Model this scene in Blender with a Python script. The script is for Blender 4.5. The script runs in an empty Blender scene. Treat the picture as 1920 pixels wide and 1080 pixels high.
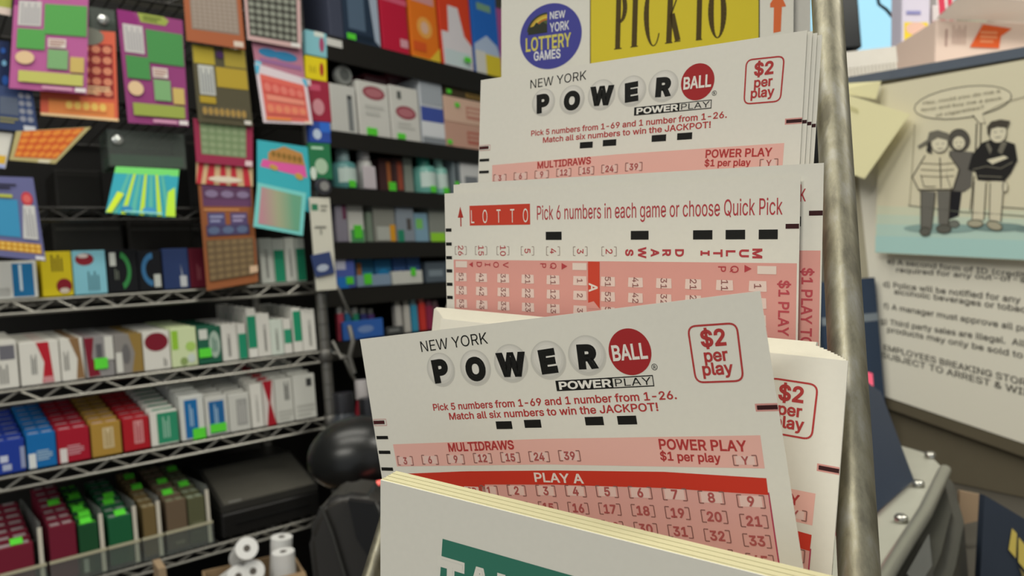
import bpy, bmesh, math, random
from mathutils import Vector, Matrix
from mathutils.geometry import tessellate_polygon
random.seed(4)
SC = bpy.context.scene
COL = SC.collection
F = 1400.0
ROLL = math.radians(4.7)
CAM = Vector((0, 0, 1.35))
RV = Vector((math.cos(ROLL), 0, -math.sin(ROLL)))
UV = Vector((math.sin(ROLL), 0, math.cos(ROLL)))
FV = Vector((0, 1, 0))
UP = Vector((0, 0, 1))

# ------------------------------------------------------------------ materials
MC = {}
def hexc(h):
    h = h.lstrip('#')
    c = [int(h[i:i+2], 16)/255 for i in (0, 2, 4)]
    return [x/12.92 if x <= .04045 else ((x+.055)/1.055)**2.4 for x in c]
def mat(h, rough=.55, metal=0., kind='', spec=.4):
    k = (h, rough, metal, kind)
    if k in MC: return MC[k]
    m = bpy.data.materials.new('m_' + h.strip('#') + kind); m.use_nodes = True
    nt = m.node_tree; b = nt.nodes['Principled BSDF']
    c = hexc(h)
    b.inputs['Base Color'].default_value = (*c, 1)
    b.inputs['Roughness'].default_value = rough
    b.inputs['Metallic'].default_value = metal
    b.inputs['Specular IOR Level'].default_value = spec
    N = nt.nodes.new; Lk = nt.links.new
    tc = N('ShaderNodeTexCoord')
    if kind in ('', 'paper'):
        no = N('ShaderNodeTexNoise'); no.inputs['Scale'].default_value = 900 if kind == 'paper' else 60
        no.inputs['Detail'].default_value = 3
        Lk(tc.outputs['Object'], no.inputs['Vector'])
        mx = N('ShaderNodeMix'); mx.data_type = 'RGBA'; mx.blend_type = 'MULTIPLY'
        mx.inputs[0].default_value = .05 if kind == 'paper' else .12
        mx.inputs[6].default_value = (*c, 1)
        Lk(no.outputs['Fac'], mx.inputs[7]); Lk(mx.outputs[2], b.inputs['Base Color'])
        if kind == 'paper':
            bp = N('ShaderNodeBump'); bp.inputs['Strength'].default_value = .12; bp.inputs['Distance'].default_value = .00005
            Lk(no.outputs['Fac'], bp.inputs['Height']); Lk(bp.outputs['Normal'], b.inputs['Normal'])
    elif kind == 'worn':      # dull steel with yellowed worn streaks along its length
        no = N('ShaderNodeTexNoise'); no.inputs['Scale'].default_value = 260; no.inputs['Detail'].default_value = 8; no.inputs['Roughness'].default_value = .65
        mp = N('ShaderNodeMapping'); mp.inputs['Scale'].default_value = (1, 1, .10)
        Lk(tc.outputs['Object'], mp.inputs['Vector']); Lk(mp.outputs['Vector'], no.inputs['Vector'])
        cr = N('ShaderNodeValToRGB')
        cr.color_ramp.elements[0].position = .38; cr.color_ramp.elements[0].color = (*hexc('#7c7869'), 1)
        cr.color_ramp.elements[1].position = .66; cr.color_ramp.elements[1].color = (*hexc('#a5a39b'), 1)
        e = cr.color_ramp.elements.new(.5); e.color = (*hexc('#938f7c'), 1)
        Lk(no.outputs['Fac'], cr.inputs['Fac']); Lk(cr.outputs['Color'], b.inputs['Base Color'])
        bp = N('ShaderNodeBump'); bp.inputs['Strength'].default_value = .35; bp.inputs['Distance'].default_value = .0002
        Lk(no.outputs['Fac'], bp.inputs['Height']); Lk(bp.outputs['Normal'], b.inputs['Normal'])
    elif kind == 'clear':
        for n in list(nt.nodes):
            if n.type not in ('OUTPUT_MATERIAL',): nt.nodes.remove(n)
        out = [n for n in nt.nodes if n.type == 'OUTPUT_MATERIAL'][0]
        tr = N('ShaderNodeBsdfTransparent'); tr.inputs[0].default_value = (*hexc(h), 1)
        gl = N('ShaderNodeBsdfGlossy'); gl.inputs['Roughness'].default_value = rough
        df = N('ShaderNodeBsdfDiffuse'); df.inputs[0].default_value = (.7, .72, .7, 1)
        m1 = N('ShaderNodeMixShader'); m1.inputs[0].default_value = .55; Lk(gl.outputs[0], m1.inputs[1]); Lk(df.outputs[0], m1.inputs[2])
        m2 = N('ShaderNodeMixShader'); m2.inputs[0].default_value = .14 + metal; Lk(tr.outputs[0], m2.inputs[1]); Lk(m1.outputs[0], m2.inputs[2])
        Lk(m2.outputs[0], out.inputs[0])
    elif kind == 'glow':
        b.inputs['Emission Color'].default_value = (*c, 1); b.inputs['Emission Strength'].default_value = rough * 10
        b.inputs['Roughness'].default_value = .4
    elif kind == 'wood':
        no = N('ShaderNodeTexNoise'); no.inputs['Scale'].default_value = 8; no.inputs['Detail'].default_value = 8
        mp = N('ShaderNodeMapping'); mp.inputs['Scale'].default_value = (1, 9, 1)
        Lk(tc.outputs['Object'], mp.inputs['Vector']); Lk(mp.outputs['Vector'], no.inputs['Vector'])
        cr = N('ShaderNodeValToRGB')
        cr.color_ramp.elements[0].color = (*[x*.6 for x in c], 1); cr.color_ramp.elements[1].color = (*c, 1)
        Lk(no.outputs['Fac'], cr.inputs['Fac']); Lk(cr.outputs['Color'], b.inputs['Base Color'])
    elif kind == 'fade':      # printed pastel blend from pink to green across the ticket
        sp = N('ShaderNodeSeparateXYZ'); Lk(tc.outputs['Generated'], sp.inputs[0])
        cr = N('ShaderNodeValToRGB'); r = cr.color_ramp
        r.elements[0].position = .1; r.elements[0].color = (*hexc('#c08e98'), 1)
        r.elements[1].position = .8; r.elements[1].color = (*hexc('#6aa888'), 1)
        e = r.elements.new(.45); e.color = (*hexc('#a9ad8d'), 1)
        Lk(sp.outputs['X'], cr.inputs['Fac']); Lk(cr.outputs['Color'], b.inputs['Base Color'])
    MC[k] = m
    return m
def paper(h): return mat(h, .75, 0, 'paper', .2)
def ink(h): return mat(h, .6, 0, 'ink', .2)

# ------------------------------------------------------------------ text outlines (built-in lettering turned into polygons)
# letter outlines: advance width and contours in thousandths of the letter size
GL = {
'A': (480, "16,0 201,509 276,509 463,0 395,0 287,302 264,372 232,478 245,478 213,371 191,302 85,0|110,142 110,199 370,199 370,142"),
'B': (456, "60,0 60,509 241,509 289,504 329,491 359,469 381,442 394,410 398,374 395,344 387,320 356,286 315,267 315,262 339,257 363,245 385,227 402,203 414,173 418,136 413,100 400,67 377,39 344,18 301,4 247,0|125,57 245,57 296,63 330,80 349,105 355,137 352,161 342,184 327,203 306,218 279,228 248,231 125,231|125,285 238,285 288,296 308,309 323,326 333,348 336,372 330,403 313,429 283,446 240,452 125,452"),
'C': (510, "267,-7 205,1 150,25 104,63 70,115 48,179 40,254 48,329 70,393 104,445 150,484 205,508 267,516 340,504 373,490 402,471 427,447 448,418 463,385 473,348 408,348 389,395 357,428 315,449 267,456 223,450 184,432 150,403 125,364 109,314 103,254 109,194 125,145 151,105 184,76 223,59 267,53 315,60 357,81 389,114 408,160 473,160 463,124 448,91 428,62 402,38 373,19 341,5 305,-4"),
'D': (502, "219,0 96,0 96,57 215,57 272,63 318,81 354,110 379,149 394,198 399,255 394,312 379,361 354,399 320,428 275,446 221,452 93,452 93,509 225,509 294,501 353,478 385,455 412,426 433,391 455,329 462,255 455,181 433,119 411,83 384,54 351,31 291,8|125,509 125,0 60,0 60,509"),
'E': (419, "60,0 60,509 372,509 372,452 125,452 125,286 355,286 355,229 125,229 125,57 375,57 375,0"),
'F': (410, "60,0 60,509 369,509 369,452 125,452 125,278 346,278 346,221 125,221 125,0"),
'G': (520, "269,-7 205,1 149,25 104,64 69,116 47,179 40,254 47,329 69,393 103,445 149,484 203,508 265,516 304,513 340,504 374,489 403,469 429,445 449,416 465,384 474,349 408,349 387,393 356,427 315,448 265,456 222,450 183,432 150,404 125,364 109,314 103,254 109,194 125,145 151,105 184,76 224,59 269,53 309,57 345,71 374,93 396,123 410,160 415,202 434,199 283,199 283,256 478,256 478,200 471,141 451,91 419,50 377,19 326,0"),
'H': (517, "60,0 60,509 125,509 125,289 392,289 392,509 457,509 457,0 392,0 392,232 125,232 125,0"),
'I': (300, "31,0 31,57 118,57 118,452 31,452 31,509 269,509 269,452 183,452 183,57 269,57 269,0"),
'J': (396, "185,-7 143,-2 106,11 75,33 52,63 38,100 33,145 33,173 98,173 98,145 104,104 122,74 149,56 185,50 220,56 248,74 266,104 272,145 272,509 336,509 336,145 332,100 318,63 294,33 263,11 227,-2"),
'K': (467, "104,145 104,216 139,261 174,303 212,344 364,509 448,509 231,276 228,276|60,0 60,509 125,509 125,334 124,225 125,193 125,0|372,0 188,259 228,309 449,0"),
'L': (393, "60,0 60,509 125,509 125,57 361,57 361,0"),
'M': (628, "60,0 60,509 152,509 277,187 287,159 299,123 311,84 322,49 307,49 318,83 330,121 342,158 352,187 476,509 568,509 568,0 504,0 504,291 504,327 505,369 506,413 507,457 513,457 498,409 482,363 467,322 456,291 342,0 286,0 170,291 159,321 145,361 129,408 112,457 119,457 120,416 121,372 122,328 122,291 122,0"),
'N': (523, "60,0 60,509 136,509 343,183 363,151 388,107 414,55 405,54 401,108 399,157 399,195 399,509 463,509 463,0 387,0 202,290 177,331 148,381 108,452 119,454 122,384 124,328 125,291 125,0"),
'O': (533, "267,-7 205,1 150,25 105,63 70,115 48,179 40,254 48,329 70,393 105,445 150,484 205,508 267,516 329,508 384,484 429,445 464,393 486,329 493,254 486,179 464,115 429,63 384,25 329,1|267,53 310,59 349,76 383,105 408,144 425,194 430,254 425,314 408,365 383,404 349,433 310,450 267,456 223,450 184,433 151,404 125,364 109,314 103,254 109,194 125,144 151,105 184,76 223,59"),
'P': (445, "60,0 60,509 235,509 289,503 332,487 366,462 390,430 404,391 409,348 404,304 390,265 366,233 332,207 289,191 235,186 125,186 125,0|125,242 233,242 269,246 297,256 318,272 333,294 342,319 344,348 342,376 333,402 318,423 297,439 268,449 232,452 125,452"),
'Q': (533, "245,159 313,159 369,85 384,65 468,-48 401,-48 346,27 331,46|267,-7 205,1 150,25 105,63 70,115 48,179 40,254 48,329 70,393 105,445 150,484 205,508 267,516 329,508 384,484 429,445 464,393 486,329 493,254 486,179 464,115 429,63 384,25 329,1|267,53 310,59 349,76 383,105 408,144 425,194 430,254 425,314 408,365 383,404 349,433 310,450 267,456 223,450 184,433 151,404 125,364 109,314 103,254 109,194 125,144 151,105 184,76 223,59"),
'R': (449, "60,0 60,509 236,509 290,504 333,489 367,465 390,433 405,395 409,352 405,309 390,271 367,240 333,217 289,203 236,198 125,198 125,0|125,255 234,255 269,258 298,267 319,281 334,300 342,324 345,352 342,380 334,405 319,425 298,440 269,449 233,452 125,452|353,0 230,229 303,229 428,0"),
'S': (447, "224,-9 172,-4 128,9 91,31 64,60 46,96 38,137 104,137 110,110 123,88 142,71 166,59 224,49 257,52 286,60 311,74 329,92 341,114 346,139 342,161 332,179 296,205 245,222 184,239 128,260 86,289 67,313 56,341 52,372 58,413 75,448 102,476 138,498 180,511 227,516 275,511 316,498 351,476 377,449 394,415 401,378 337,378 326,412 302,437 267,453 225,459 194,456 167,448 145,435 129,418 118,398 115,376 119,352 131,334 169,308 212,293 264,279 312,264 359,238 395,198 405,171 408,139 403,99 386,64 360,34 323,11 278,-4"),
'T': (449, "32,452 32,509 417,509 417,452 257,452 257,0 193,0 193,452"),
'U': (517, "259,-8 203,-2 154,15 114,43 85,80 66,124 60,173 60,509 124,509 124,178 128,144 141,113 160,87 187,68 220,56 259,52 298,56 331,68 357,87 377,113 389,144 393,178 393,509 457,509 457,173 451,124 433,80 403,43 363,15 315,-2"),
'V': (480, "204,0 16,509 84,509 192,206 215,137 248,31 235,31 267,138 290,206 395,509 463,509 278,0"),
'W': (686, "155,0 16,509 82,509 163,196 175,145 187,94 197,40 189,40 200,94 211,145 224,196 306,509 380,509 462,196 474,145 486,94 497,40 488,40 499,94 510,145 523,196 603,509 670,509 530,0 455,0 368,323 351,391 336,475 350,475 335,395 318,323 230,0"),
'X': (474, "18,0 217,284 217,236 29,509 104,509 178,400 204,361 223,329 243,292 232,292 252,329 272,361 298,400 374,509 446,509 259,239 259,287 456,0 382,0 292,129 268,165 250,195 230,231 244,231 225,196 206,166 182,129 91,0"),
'Y': (472, "203,0 203,208 16,509 91,509 192,344 222,292 250,230 224,230 251,293 280,344 381,509 455,509 268,208 268,0"),
'Z': (438, "42,0 42,46 273,385 306,431 341,476 348,454 285,452 223,452 40,452 40,509 397,509 397,462 169,129 134,81 97,33 90,54 152,57 214,57 399,57 399,0"),
'a': (389, "160,-9 126,-5 94,5 68,22 48,45 35,73 30,108 34,138 43,161 58,179 78,193 125,211 178,220 234,227 265,235 273,243 276,255 267,297 240,322 196,331 149,322 118,301 100,274 41,291 57,322 79,346 104,364 133,375 194,384 239,379 286,360 306,343 322,320 333,290 337,251 337,0 277,0 277,52 272,52 252,25 215,1|170,45 202,49 228,59 248,74 263,93 272,115 276,138 276,190 259,182 231,176 200,171 175,168 134,159 103,139 95,124 92,105 102,72 130,52"),
'b': (424, "229,-8 198,-5 172,4 138,31 118,59 112,59 112,0 53,0 53,509 114,509 114,319 118,319 137,346 171,373 197,381 229,384 274,378 313,361 345,332 370,293 385,245 390,189 385,133 370,84 346,45 313,16 274,-2|220,47 253,51 279,66 301,88 316,117 325,151 328,189 325,227 316,261 301,290 280,311 253,325 220,330 188,325 161,312 140,291 125,263 116,229 113,189 116,150 125,115 140,86 162,65 188,51"),
'c': (396, "207,-8 159,-2 117,16 82,46 56,85 40,133 34,187 40,243 56,291 82,330 117,360 159,378 207,384 260,377 305,356 340,322 362,277 303,262 290,289 270,311 242,325 207,330 173,325 145,310 124,287 108,258 99,224 96,187 99,151 108,117 124,89 145,66 173,51 207,46 243,52 271,66 292,89 304,117 363,102 341,56 306,21 261,-1"),
'd': (424, "195,-8 151,-2 111,16 79,45 55,84 39,133 34,189 39,245 55,293 79,332 112,361 151,378 196,384 228,381 253,373 287,346 306,319 311,319 311,509 372,509 372,0 313,0 313,59 307,59 287,31 252,4 227,-5|205,47 236,51 263,65 284,86 299,115 309,150 312,189 309,229 300,263 284,291 263,312 237,325 205,330 172,325 145,311 124,290 108,261 99,227 96,189 99,151 109,117 124,88 145,66 172,51"),
'e': (404, "212,-8 161,-2 117,16 82,46 56,85 40,132 34,187 39,242 55,290 81,329 115,359 157,378 205,384 266,374 294,361 319,341 341,315 357,282 368,242 371,194 371,169 75,169 75,221 338,221 310,202 307,237 298,269 283,294 263,314 237,326 205,330 173,326 146,313 125,294 109,270 99,241 96,211 96,178 100,139 110,106 128,80 151,61 179,50 212,46 254,53 285,73 306,105 365,91 353,63 335,39 311,19 283,4 249,-5"),
'f': (254, "228,379 228,327 6,327 6,379|81,0 81,432 84,461 96,486 113,505 135,519 187,530 222,527 243,521 227,468 215,472 195,474 171,470 154,460 145,443 142,419 142,0"),
'g': (425, "207,-151 168,-148 134,-140 82,-110 51,-69 101,-41 122,-66 154,-88 207,-97 249,-92 282,-75 298,-58 308,-34 311,-6 311,68 306,68 287,41 252,16 227,8 195,5 152,10 113,27 80,53 55,90 39,136 34,191 39,246 55,293 80,332 112,361 152,378 196,384 228,382 253,373 288,346 308,319 313,319 313,379 372,379 372,-9 367,-54 350,-90 324,-117 291,-136 251,-147|205,59 237,63 264,75 285,95 300,121 309,154 312,193 309,231 300,264 285,291 264,312 237,325 205,330 172,325 145,312 124,290 109,262 99,229 96,193 99,155 109,123 124,96 145,76 172,63"),
'h': (410, "114,227 114,0 53,0 53,509 114,509 114,287 102,287 124,332 152,362 187,379 227,384 264,380 295,369 321,349 341,321 353,285 357,240 357,0 296,0 296,235 290,275 273,304 246,323 210,329 184,326 161,317 141,303 126,283 117,257"),
'i': (167, "53,0 53,379 114,379 114,0|84,443 67,446 54,455 44,468 41,483 44,499 54,512 67,521 84,524 100,521 114,512 123,499 126,483 123,468 114,455 100,446"),
'j': (167, "53,379 114,379 114,-30 111,-63 102,-90 86,-113 65,-129 37,-139 4,-143 -10,-143 -10,-87 2,-87 25,-83 40,-72 50,-54 53,-29|83,443 67,446 53,455 44,468 41,483 44,499 53,512 67,521 83,524 100,521 114,512 123,499 126,483 123,468 114,455 100,446"),
'k': (381, "110,137 110,212 121,212 284,379 360,379 184,199 177,199|53,0 53,509 114,509 114,0|294,0 148,186 191,229 372,0"),
'l': (189, "139,-2 101,3 74,20 58,47 53,84 53,509 114,509 114,99 120,62 130,54 146,52 160,53 170,54 181,3 162,-1"),
'm': (610, "53,0 53,379 112,379 112,295 108,295 118,323 132,346 172,376 219,386 257,380 287,361 309,331 321,295 312,295 322,321 337,343 381,375 437,386 468,383 497,372 522,354 541,328 553,296 557,255 557,0 496,0 496,254 490,289 473,313 447,326 419,330 395,328 374,320 345,290 335,247 335,0 274,0 274,260 269,288 253,311 229,326 199,330 158,320 140,307 126,289 117,266 114,238 114,0"),
'n': (410, "114,227 114,0 53,0 53,379 112,379 112,287 102,287 124,332 152,362 187,379 227,384 264,380 295,369 321,349 341,321 353,285 357,240 357,0 296,0 296,235 290,275 273,304 246,323 210,329 184,326 161,317 141,303 126,283 117,257"),
'o': (415, "207,-8 159,-2 117,16 82,46 56,85 40,133 34,187 40,243 56,291 82,330 117,360 159,378 207,384 256,378 299,360 333,330 359,291 376,243 381,187 376,133 359,85 333,46 299,16 256,-2|207,46 242,51 270,66 292,89 307,117 316,151 319,187 316,224 307,258 292,287 270,310 242,325 207,330 173,325 145,310 124,287 108,258 99,224 96,187 99,151 108,117 124,89 145,66 173,51"),
'p': (424, "53,-143 53,379 112,379 112,319 118,319 137,346 171,373 197,381 229,384 274,378 313,361 345,332 370,293 385,245 390,189 385,133 370,84 346,45 313,16 274,-2 229,-8 198,-5 173,4 138,31 118,59 114,59 114,-143|220,47 253,51 279,66 301,88 316,117 325,151 328,189 325,227 316,261 301,290 280,311 253,325 220,330 188,325 161,312 140,291 125,263 116,229 113,189 116,150 125,115 140,86 162,65 188,51"),
'q': (424, "372,-143 311,-143 311,59 306,59 287,31 252,4 227,-5 195,-8 151,-2 111,16 79,45 55,84 39,133 34,189 39,245 55,293 79,332 112,361 151,378 196,384 228,381 253,373 287,346 307,319 313,319 313,379 372,379|205,47 236,51 263,65 284,86 299,115 309,150 312,189 309,229 300,263 284,291 263,312 237,325 205,330 172,325 145,311 124,290 108,261 99,227 96,189 99,151 109,117 124,88 145,66 172,51"),
'r': (259, "53,0 53,379 112,379 112,321 115,321 130,347 152,367 181,380 213,385 229,384 243,384 243,322 230,324 207,326 182,323 159,315 140,301 126,284 117,262 114,237 114,0"),
's': (365, "182,-8 145,-5 112,3 84,18 62,38 45,63 36,94 94,107 105,79 124,60 150,49 181,45 217,50 244,62 262,81 268,103 265,121 254,136 237,147 212,155 149,170 104,186 72,208 53,237 47,274 51,305 65,332 87,354 115,370 149,381 187,384 223,381 254,372 279,358 299,339 324,290 268,277 258,298 243,316 219,328 187,333 156,329 131,317 114,299 109,277 112,258 124,243 172,223 229,209 275,194 306,171 325,142 331,107 326,75 312,47 290,24 260,6 223,-5"),
't': (227, "204,379 204,327 6,327 6,379|65,471 126,471 126,98 128,76 136,61 150,53 170,50 185,51 202,54 213,2 192,-3 168,-4 125,2 92,21 72,52 65,93"),
'u': (410, "182,-5 146,-1 115,11 89,31 69,59 57,95 53,139 53,379 114,379 114,144 119,105 137,75 164,56 200,50 226,53 249,62 268,77 283,97 293,122 296,153 296,379 357,379 357,0 298,0 298,92 307,92 286,47 257,17 222,0"),
'v': (389, "163,0 17,379 84,379 165,155 187,87 206,21 184,21 203,87 224,155 305,379 371,379 226,0"),
'w': (567, "138,0 23,379 87,379 133,214 154,137 175,41 165,41 186,135 206,214 252,379 316,379 362,214 382,136 402,41 391,41 413,135 434,214 480,379 545,379 429,0 368,0 319,172 305,225 291,280 277,338 291,338 277,280 263,225 248,172 199,0"),
'x': (379, "21,0 171,218 171,171 29,379 100,379 147,306 179,253 207,206 175,206 202,253 233,306 282,379 352,379 209,169 209,214 358,0 287,0 231,85 200,136 173,182 205,182 178,136 148,85 91,0"),
'y': (389, "47,-139 61,-86 71,-87 104,-89 130,-74 151,-36 163,-1 17,379 84,379 165,155 187,87 206,21 184,21 202,87 224,155 305,379 371,379 204,-58 177,-107 139,-136 91,-145 65,-143"),
'z': (380, "42,0 42,46 254,320 254,323 48,323 48,379 333,379 333,331 126,60 126,56 339,56 339,0"),
'0': (453, "227,-7 174,1 130,24 95,62 69,113 53,178 48,254 53,330 69,395 95,447 130,484 174,508 227,516 279,508 323,484 358,447 384,395 400,330 405,254 400,178 384,113 359,62 323,24 279,1|227,50 261,56 290,74 313,103 330,144 340,194 344,254 340,314 330,365 313,405 290,435 261,453 227,460 192,453 163,435 140,405 123,365 113,314 109,254 113,194 123,144 140,103 163,74 192,56"),
'1': (453, "76,0 76,55 391,55 391,0|276,509 276,0 212,0 212,448 209,448 86,358 86,427 198,509"),
'2': (453, "64,0 64,47 234,229 282,282 311,327 320,371 317,397 308,419 293,436 273,449 224,460 196,457 172,447 153,433 139,413 130,390 127,362 66,362 71,405 86,442 111,473 143,496 182,511 225,516 268,511 306,497 337,474 361,445 376,411 381,372 371,318 336,259 267,180 153,60 153,57 389,57 389,0"),
'3': (453, "218,-7 173,-3 133,10 98,30 70,57 52,91 44,132 109,132 115,107 126,87 144,71 165,59 219,50 275,61 297,74 315,93 325,116 329,145 326,172 316,196 299,217 275,234 242,244 201,248 157,248 157,299 288,448 288,452 70,452 70,509 372,509 372,461 211,278 211,289 264,288 308,276 344,253 371,222 387,186 393,145 387,103 370,66 344,36 309,12 266,-2"),
'4': (453, "40,105 40,158 247,509 311,509 109,166 109,163 413,163 413,105|282,0 282,121 282,146 282,318 343,318 343,0"),
'5': (453, "221,-7 178,-2 140,11 108,32 83,60 66,93 60,130 122,130 127,108 138,89 173,60 221,50 250,53 276,64 298,82 314,104 324,131 328,162 324,193 314,221 297,244 275,262 248,273 218,277 167,268 128,246 67,253 96,509 366,509 366,452 151,452 134,301 178,325 229,334 263,330 294,321 321,306 345,285 364,260 379,231 388,199 391,163 385,117 369,76 343,41 309,15 268,-1"),
'6': (453, "226,-7 182,-1 142,15 109,40 84,74 69,115 64,162 68,199 80,239 137,340 252,509 322,509 151,261 145,261 165,288 196,307 235,314 278,309 316,295 346,271 370,240 384,201 389,157 384,112 368,73 343,39 310,14 271,-2|226,48 254,52 279,63 299,79 314,101 324,128 327,157 324,187 314,213 299,235 279,251 254,262 226,265 198,262 174,252 153,235 138,214 128,188 125,158 128,128 138,102 153,79 174,63 198,52"),
'7': (453, "97,0 323,448 323,452 62,452 62,509 391,509 391,449 165,0"),
'8': (453, "226,-7 178,-2 136,11 101,33 74,62 57,96 52,135 55,166 65,195 81,220 101,241 125,256 153,265 119,282 93,308 76,342 70,380 75,417 90,450 114,477 146,498 184,511 226,516 269,511 306,498 337,477 361,450 377,417 382,380 376,342 359,308 333,282 300,267 327,256 351,241 372,220 387,195 397,166 401,135 395,96 378,62 352,33 317,11 275,-2|226,49 258,52 285,60 307,74 323,91 333,113 337,139 333,165 322,189 305,208 283,223 256,232 226,235 196,232 169,223 147,208 130,189 119,165 115,139 119,113 129,91 145,74 167,60 195,52|226,290 274,300 293,313 307,330 316,351 319,376 316,399 308,420 294,437 275,449 226,460 177,449 159,437 145,420 136,399 133,376 136,351 145,330 159,313 178,300"),
'9': (453, "226,516 271,510 310,494 343,468 368,434 384,393 389,347 385,309 373,270 315,168 200,0 130,0 301,248 307,248 287,221 257,202 218,195 175,199 137,214 106,237 83,269 68,307 64,352 69,397 85,436 110,469 143,494 182,510|226,460 199,457 174,446 154,429 138,407 129,381 125,352 129,322 138,295 154,274 174,257 199,247 226,243 254,247 279,257 299,273 314,295 324,321 327,350 324,381 314,407 299,429 279,446 254,457"),
'$': (447, "202,-74 202,583 244,583 244,-74|224,-9 172,-4 128,9 91,31 64,60 46,96 38,137 104,137 110,110 123,88 142,71 166,59 224,49 257,52 286,60 311,74 329,92 341,114 346,139 342,161 332,179 296,205 245,222 184,239 128,260 86,289 67,313 56,341 52,372 58,413 75,448 102,476 138,498 180,511 227,516 275,511 316,498 351,476 377,449 394,415 401,378 337,378 326,412 302,437 267,453 225,459 194,456 167,448 145,435 129,418 118,398 115,376 119,352 131,334 169,308 212,293 264,279 312,264 359,238 395,198 405,171 408,139 403,99 386,64 360,34 323,11 278,-4"),
'-': (453, "337,244 337,188 114,188 114,244"),
'.': (188, "95,-4 78,-1 63,9 53,24 50,41 53,59 63,73 78,83 95,87 113,83 128,73 138,59 141,41 138,24 128,9 113,-1"),
'!': (196, "67,160 63,509 132,509 128,160|98,-4 81,-1 66,9 56,24 52,41 56,58 66,73 81,83 98,86 116,83 130,73 140,58 143,41 140,24 130,9 116,-1"),
',': (188, "38,-119 68,71 137,71 84,-119"),
'&': (448, "197,-7 150,-2 110,12 78,34 54,62 39,96 34,133 37,163 47,189 85,235 140,279 216,335 237,352 255,375 262,405 258,427 245,445 226,457 201,461 168,453 145,431 137,399 145,363 169,327 204,284 438,0 364,0 171,231 121,293 87,344 78,370 75,398 79,430 91,458 109,481 134,499 165,510 200,513 235,510 266,499 290,482 308,459 320,433 324,404 315,362 291,325 256,293 154,217 110,174 100,154 97,131 100,108 109,87 124,70 143,57 166,49 193,46 223,50 251,59 301,95 321,121 336,151 346,186 349,224 408,224 405,180 397,144 371,92 345,62 333,47 305,23 271,7 234,-3"),
'(': (273, "89,207 101,324 132,441 177,539 236,539 191,428 161,313 151,207 160,115 188,16 236,-96 177,-96 139,-21 111,55 95,131"),
')': (273, "37,-96 86,18 113,116 122,207 112,313 82,428 37,539 97,539 142,441 173,323 184,207 178,130 161,53 134,-22 97,-96"),
"'": (206, "78,318 70,509 136,509 128,318"),
'?': (358, "132,152 132,159 141,230 153,252 168,269 209,298 247,334 258,357 262,384 259,406 250,425 220,452 178,462 137,453 106,425 96,404 92,378 27,378 33,418 49,452 73,479 103,499 138,511 178,516 219,511 255,498 284,478 306,451 319,418 324,382 319,344 306,311 284,284 254,261 219,235 200,205 194,158 194,152|164,-4 146,-1 131,9 121,24 118,41 121,58 131,73 146,83 164,86 181,83 196,73 206,58 209,41 206,24 196,9 181,-1"),
':': (188, "95,-4 78,-1 63,9 53,24 50,41 53,59 63,73 78,83 95,87 113,83 128,73 138,59 141,41 138,24 128,9 113,-1|95,271 78,274 63,284 53,299 50,316 53,334 63,349 78,359 95,362 113,359 128,349 138,334 141,316 138,299 128,284 113,274"),
' ': (188, ""),
}
TXT = {}
def embolden(q, d):
    # outline pushed outwards by d (outer contours run clockwise, holes the other way)
    n = len(q); out = []
    for i in range(n):
        a, b, c = q[i-1], q[i], q[(i+1) % n]
        def nrm(p, r):
            l = math.hypot(r[0]-p[0], r[1]-p[1]) or 1; return (-(r[1]-p[1])/l, (r[0]-p[0])/l)
        n1, n2 = nrm(a, b), nrm(b, c); mx, my = n1[0]+n2[0], n1[1]+n2[1]; ll = max(mx*mx+my*my, 1e-4)
        k = min(2/ll, 1.25); out.append((b[0]+mx*k*d, b[1]+my*k*d))
    return out
def glyphs(body, bold=0.0, res=3):
    k = (body, bold)
    if k in TXT: return TXT[k]
    vs, out, x = [], [], 0.0
    def area(p): return sum(p[i-1][0]*p[i][1]-p[i][0]*p[i-1][1] for i in range(len(p)))/2
    def inside(q, p):
        c = False
        for i in range(len(p)):
            (xa, ya), (xb, yb) = p[i-1], p[i]
            if (ya > q[1]) != (yb > q[1]) and q[0] < (xb-xa)*(q[1]-ya)/(yb-ya)+xa: c = not c
        return c
    for ch in body:
        adv, cs = GL.get(ch, GL['?'])
        cts = []
        for ct in (cs.split('|') if cs else ()):
            p = [tuple(int(v)/1000 for v in q.split(',')) for q in ct.split()]
            cts.append(p)
        for p in (cts if bold else ()):                     # a band round every contour makes the bold cut
            e = embolden(p, bold); b0 = len(vs); n = len(p)
            vs += [(q[0]+x, q[1], 0) for q in p+e]
            for i in range(n):
                j = (i+1) % n; t = (b0+i, b0+j, b0+n+j, b0+n+i)
                w = sum(vs[t[m-1]][0]*vs[t[m]][1]-vs[t[m]][0]*vs[t[m-1]][1] for m in range(4))
                if abs(w) > 1e-9: out.append(t if w > 0 else t[::-1])
        lev = 0
        for o in [c for c in cts if area(c) < 0]:
            lev += 1                                        # outer contours run clockwise
            loops = [o]+[c for c in cts if area(c) > 0 and inside(c[0], o)]
            flat = [p for l in loops for p in l]
            tri = tessellate_polygon([[Vector((p[0], p[1], 0)) for p in l] for l in loops])
            b0 = len(vs); vs += [(p[0]+x, p[1], lev) for p in flat]
            for t in tri:
                p, q, r = (flat[i] for i in t)
                w = (q[0]-p[0])*(r[1]-p[1])-(r[0]-p[0])*(q[1]-p[1])
                if abs(w) < 1e-9: continue
                t = t if w > 0 else t[::-1]
                out.append(tuple(b0+i for i in t))
        x += adv/1000
    x0 = min(v[0] for v in vs); x1 = max(v[0] for v in vs)
    TXT[k] = ([(v[0]-x0, v[1], v[2]) for v in vs], out, x1-x0)
    return TXT[k]
CAPH = [None]
def caph():
    if CAPH[0] is None:
        CAPH[0] = max(v[1] for v in glyphs('H')[0])
    return CAPH[0]

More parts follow.
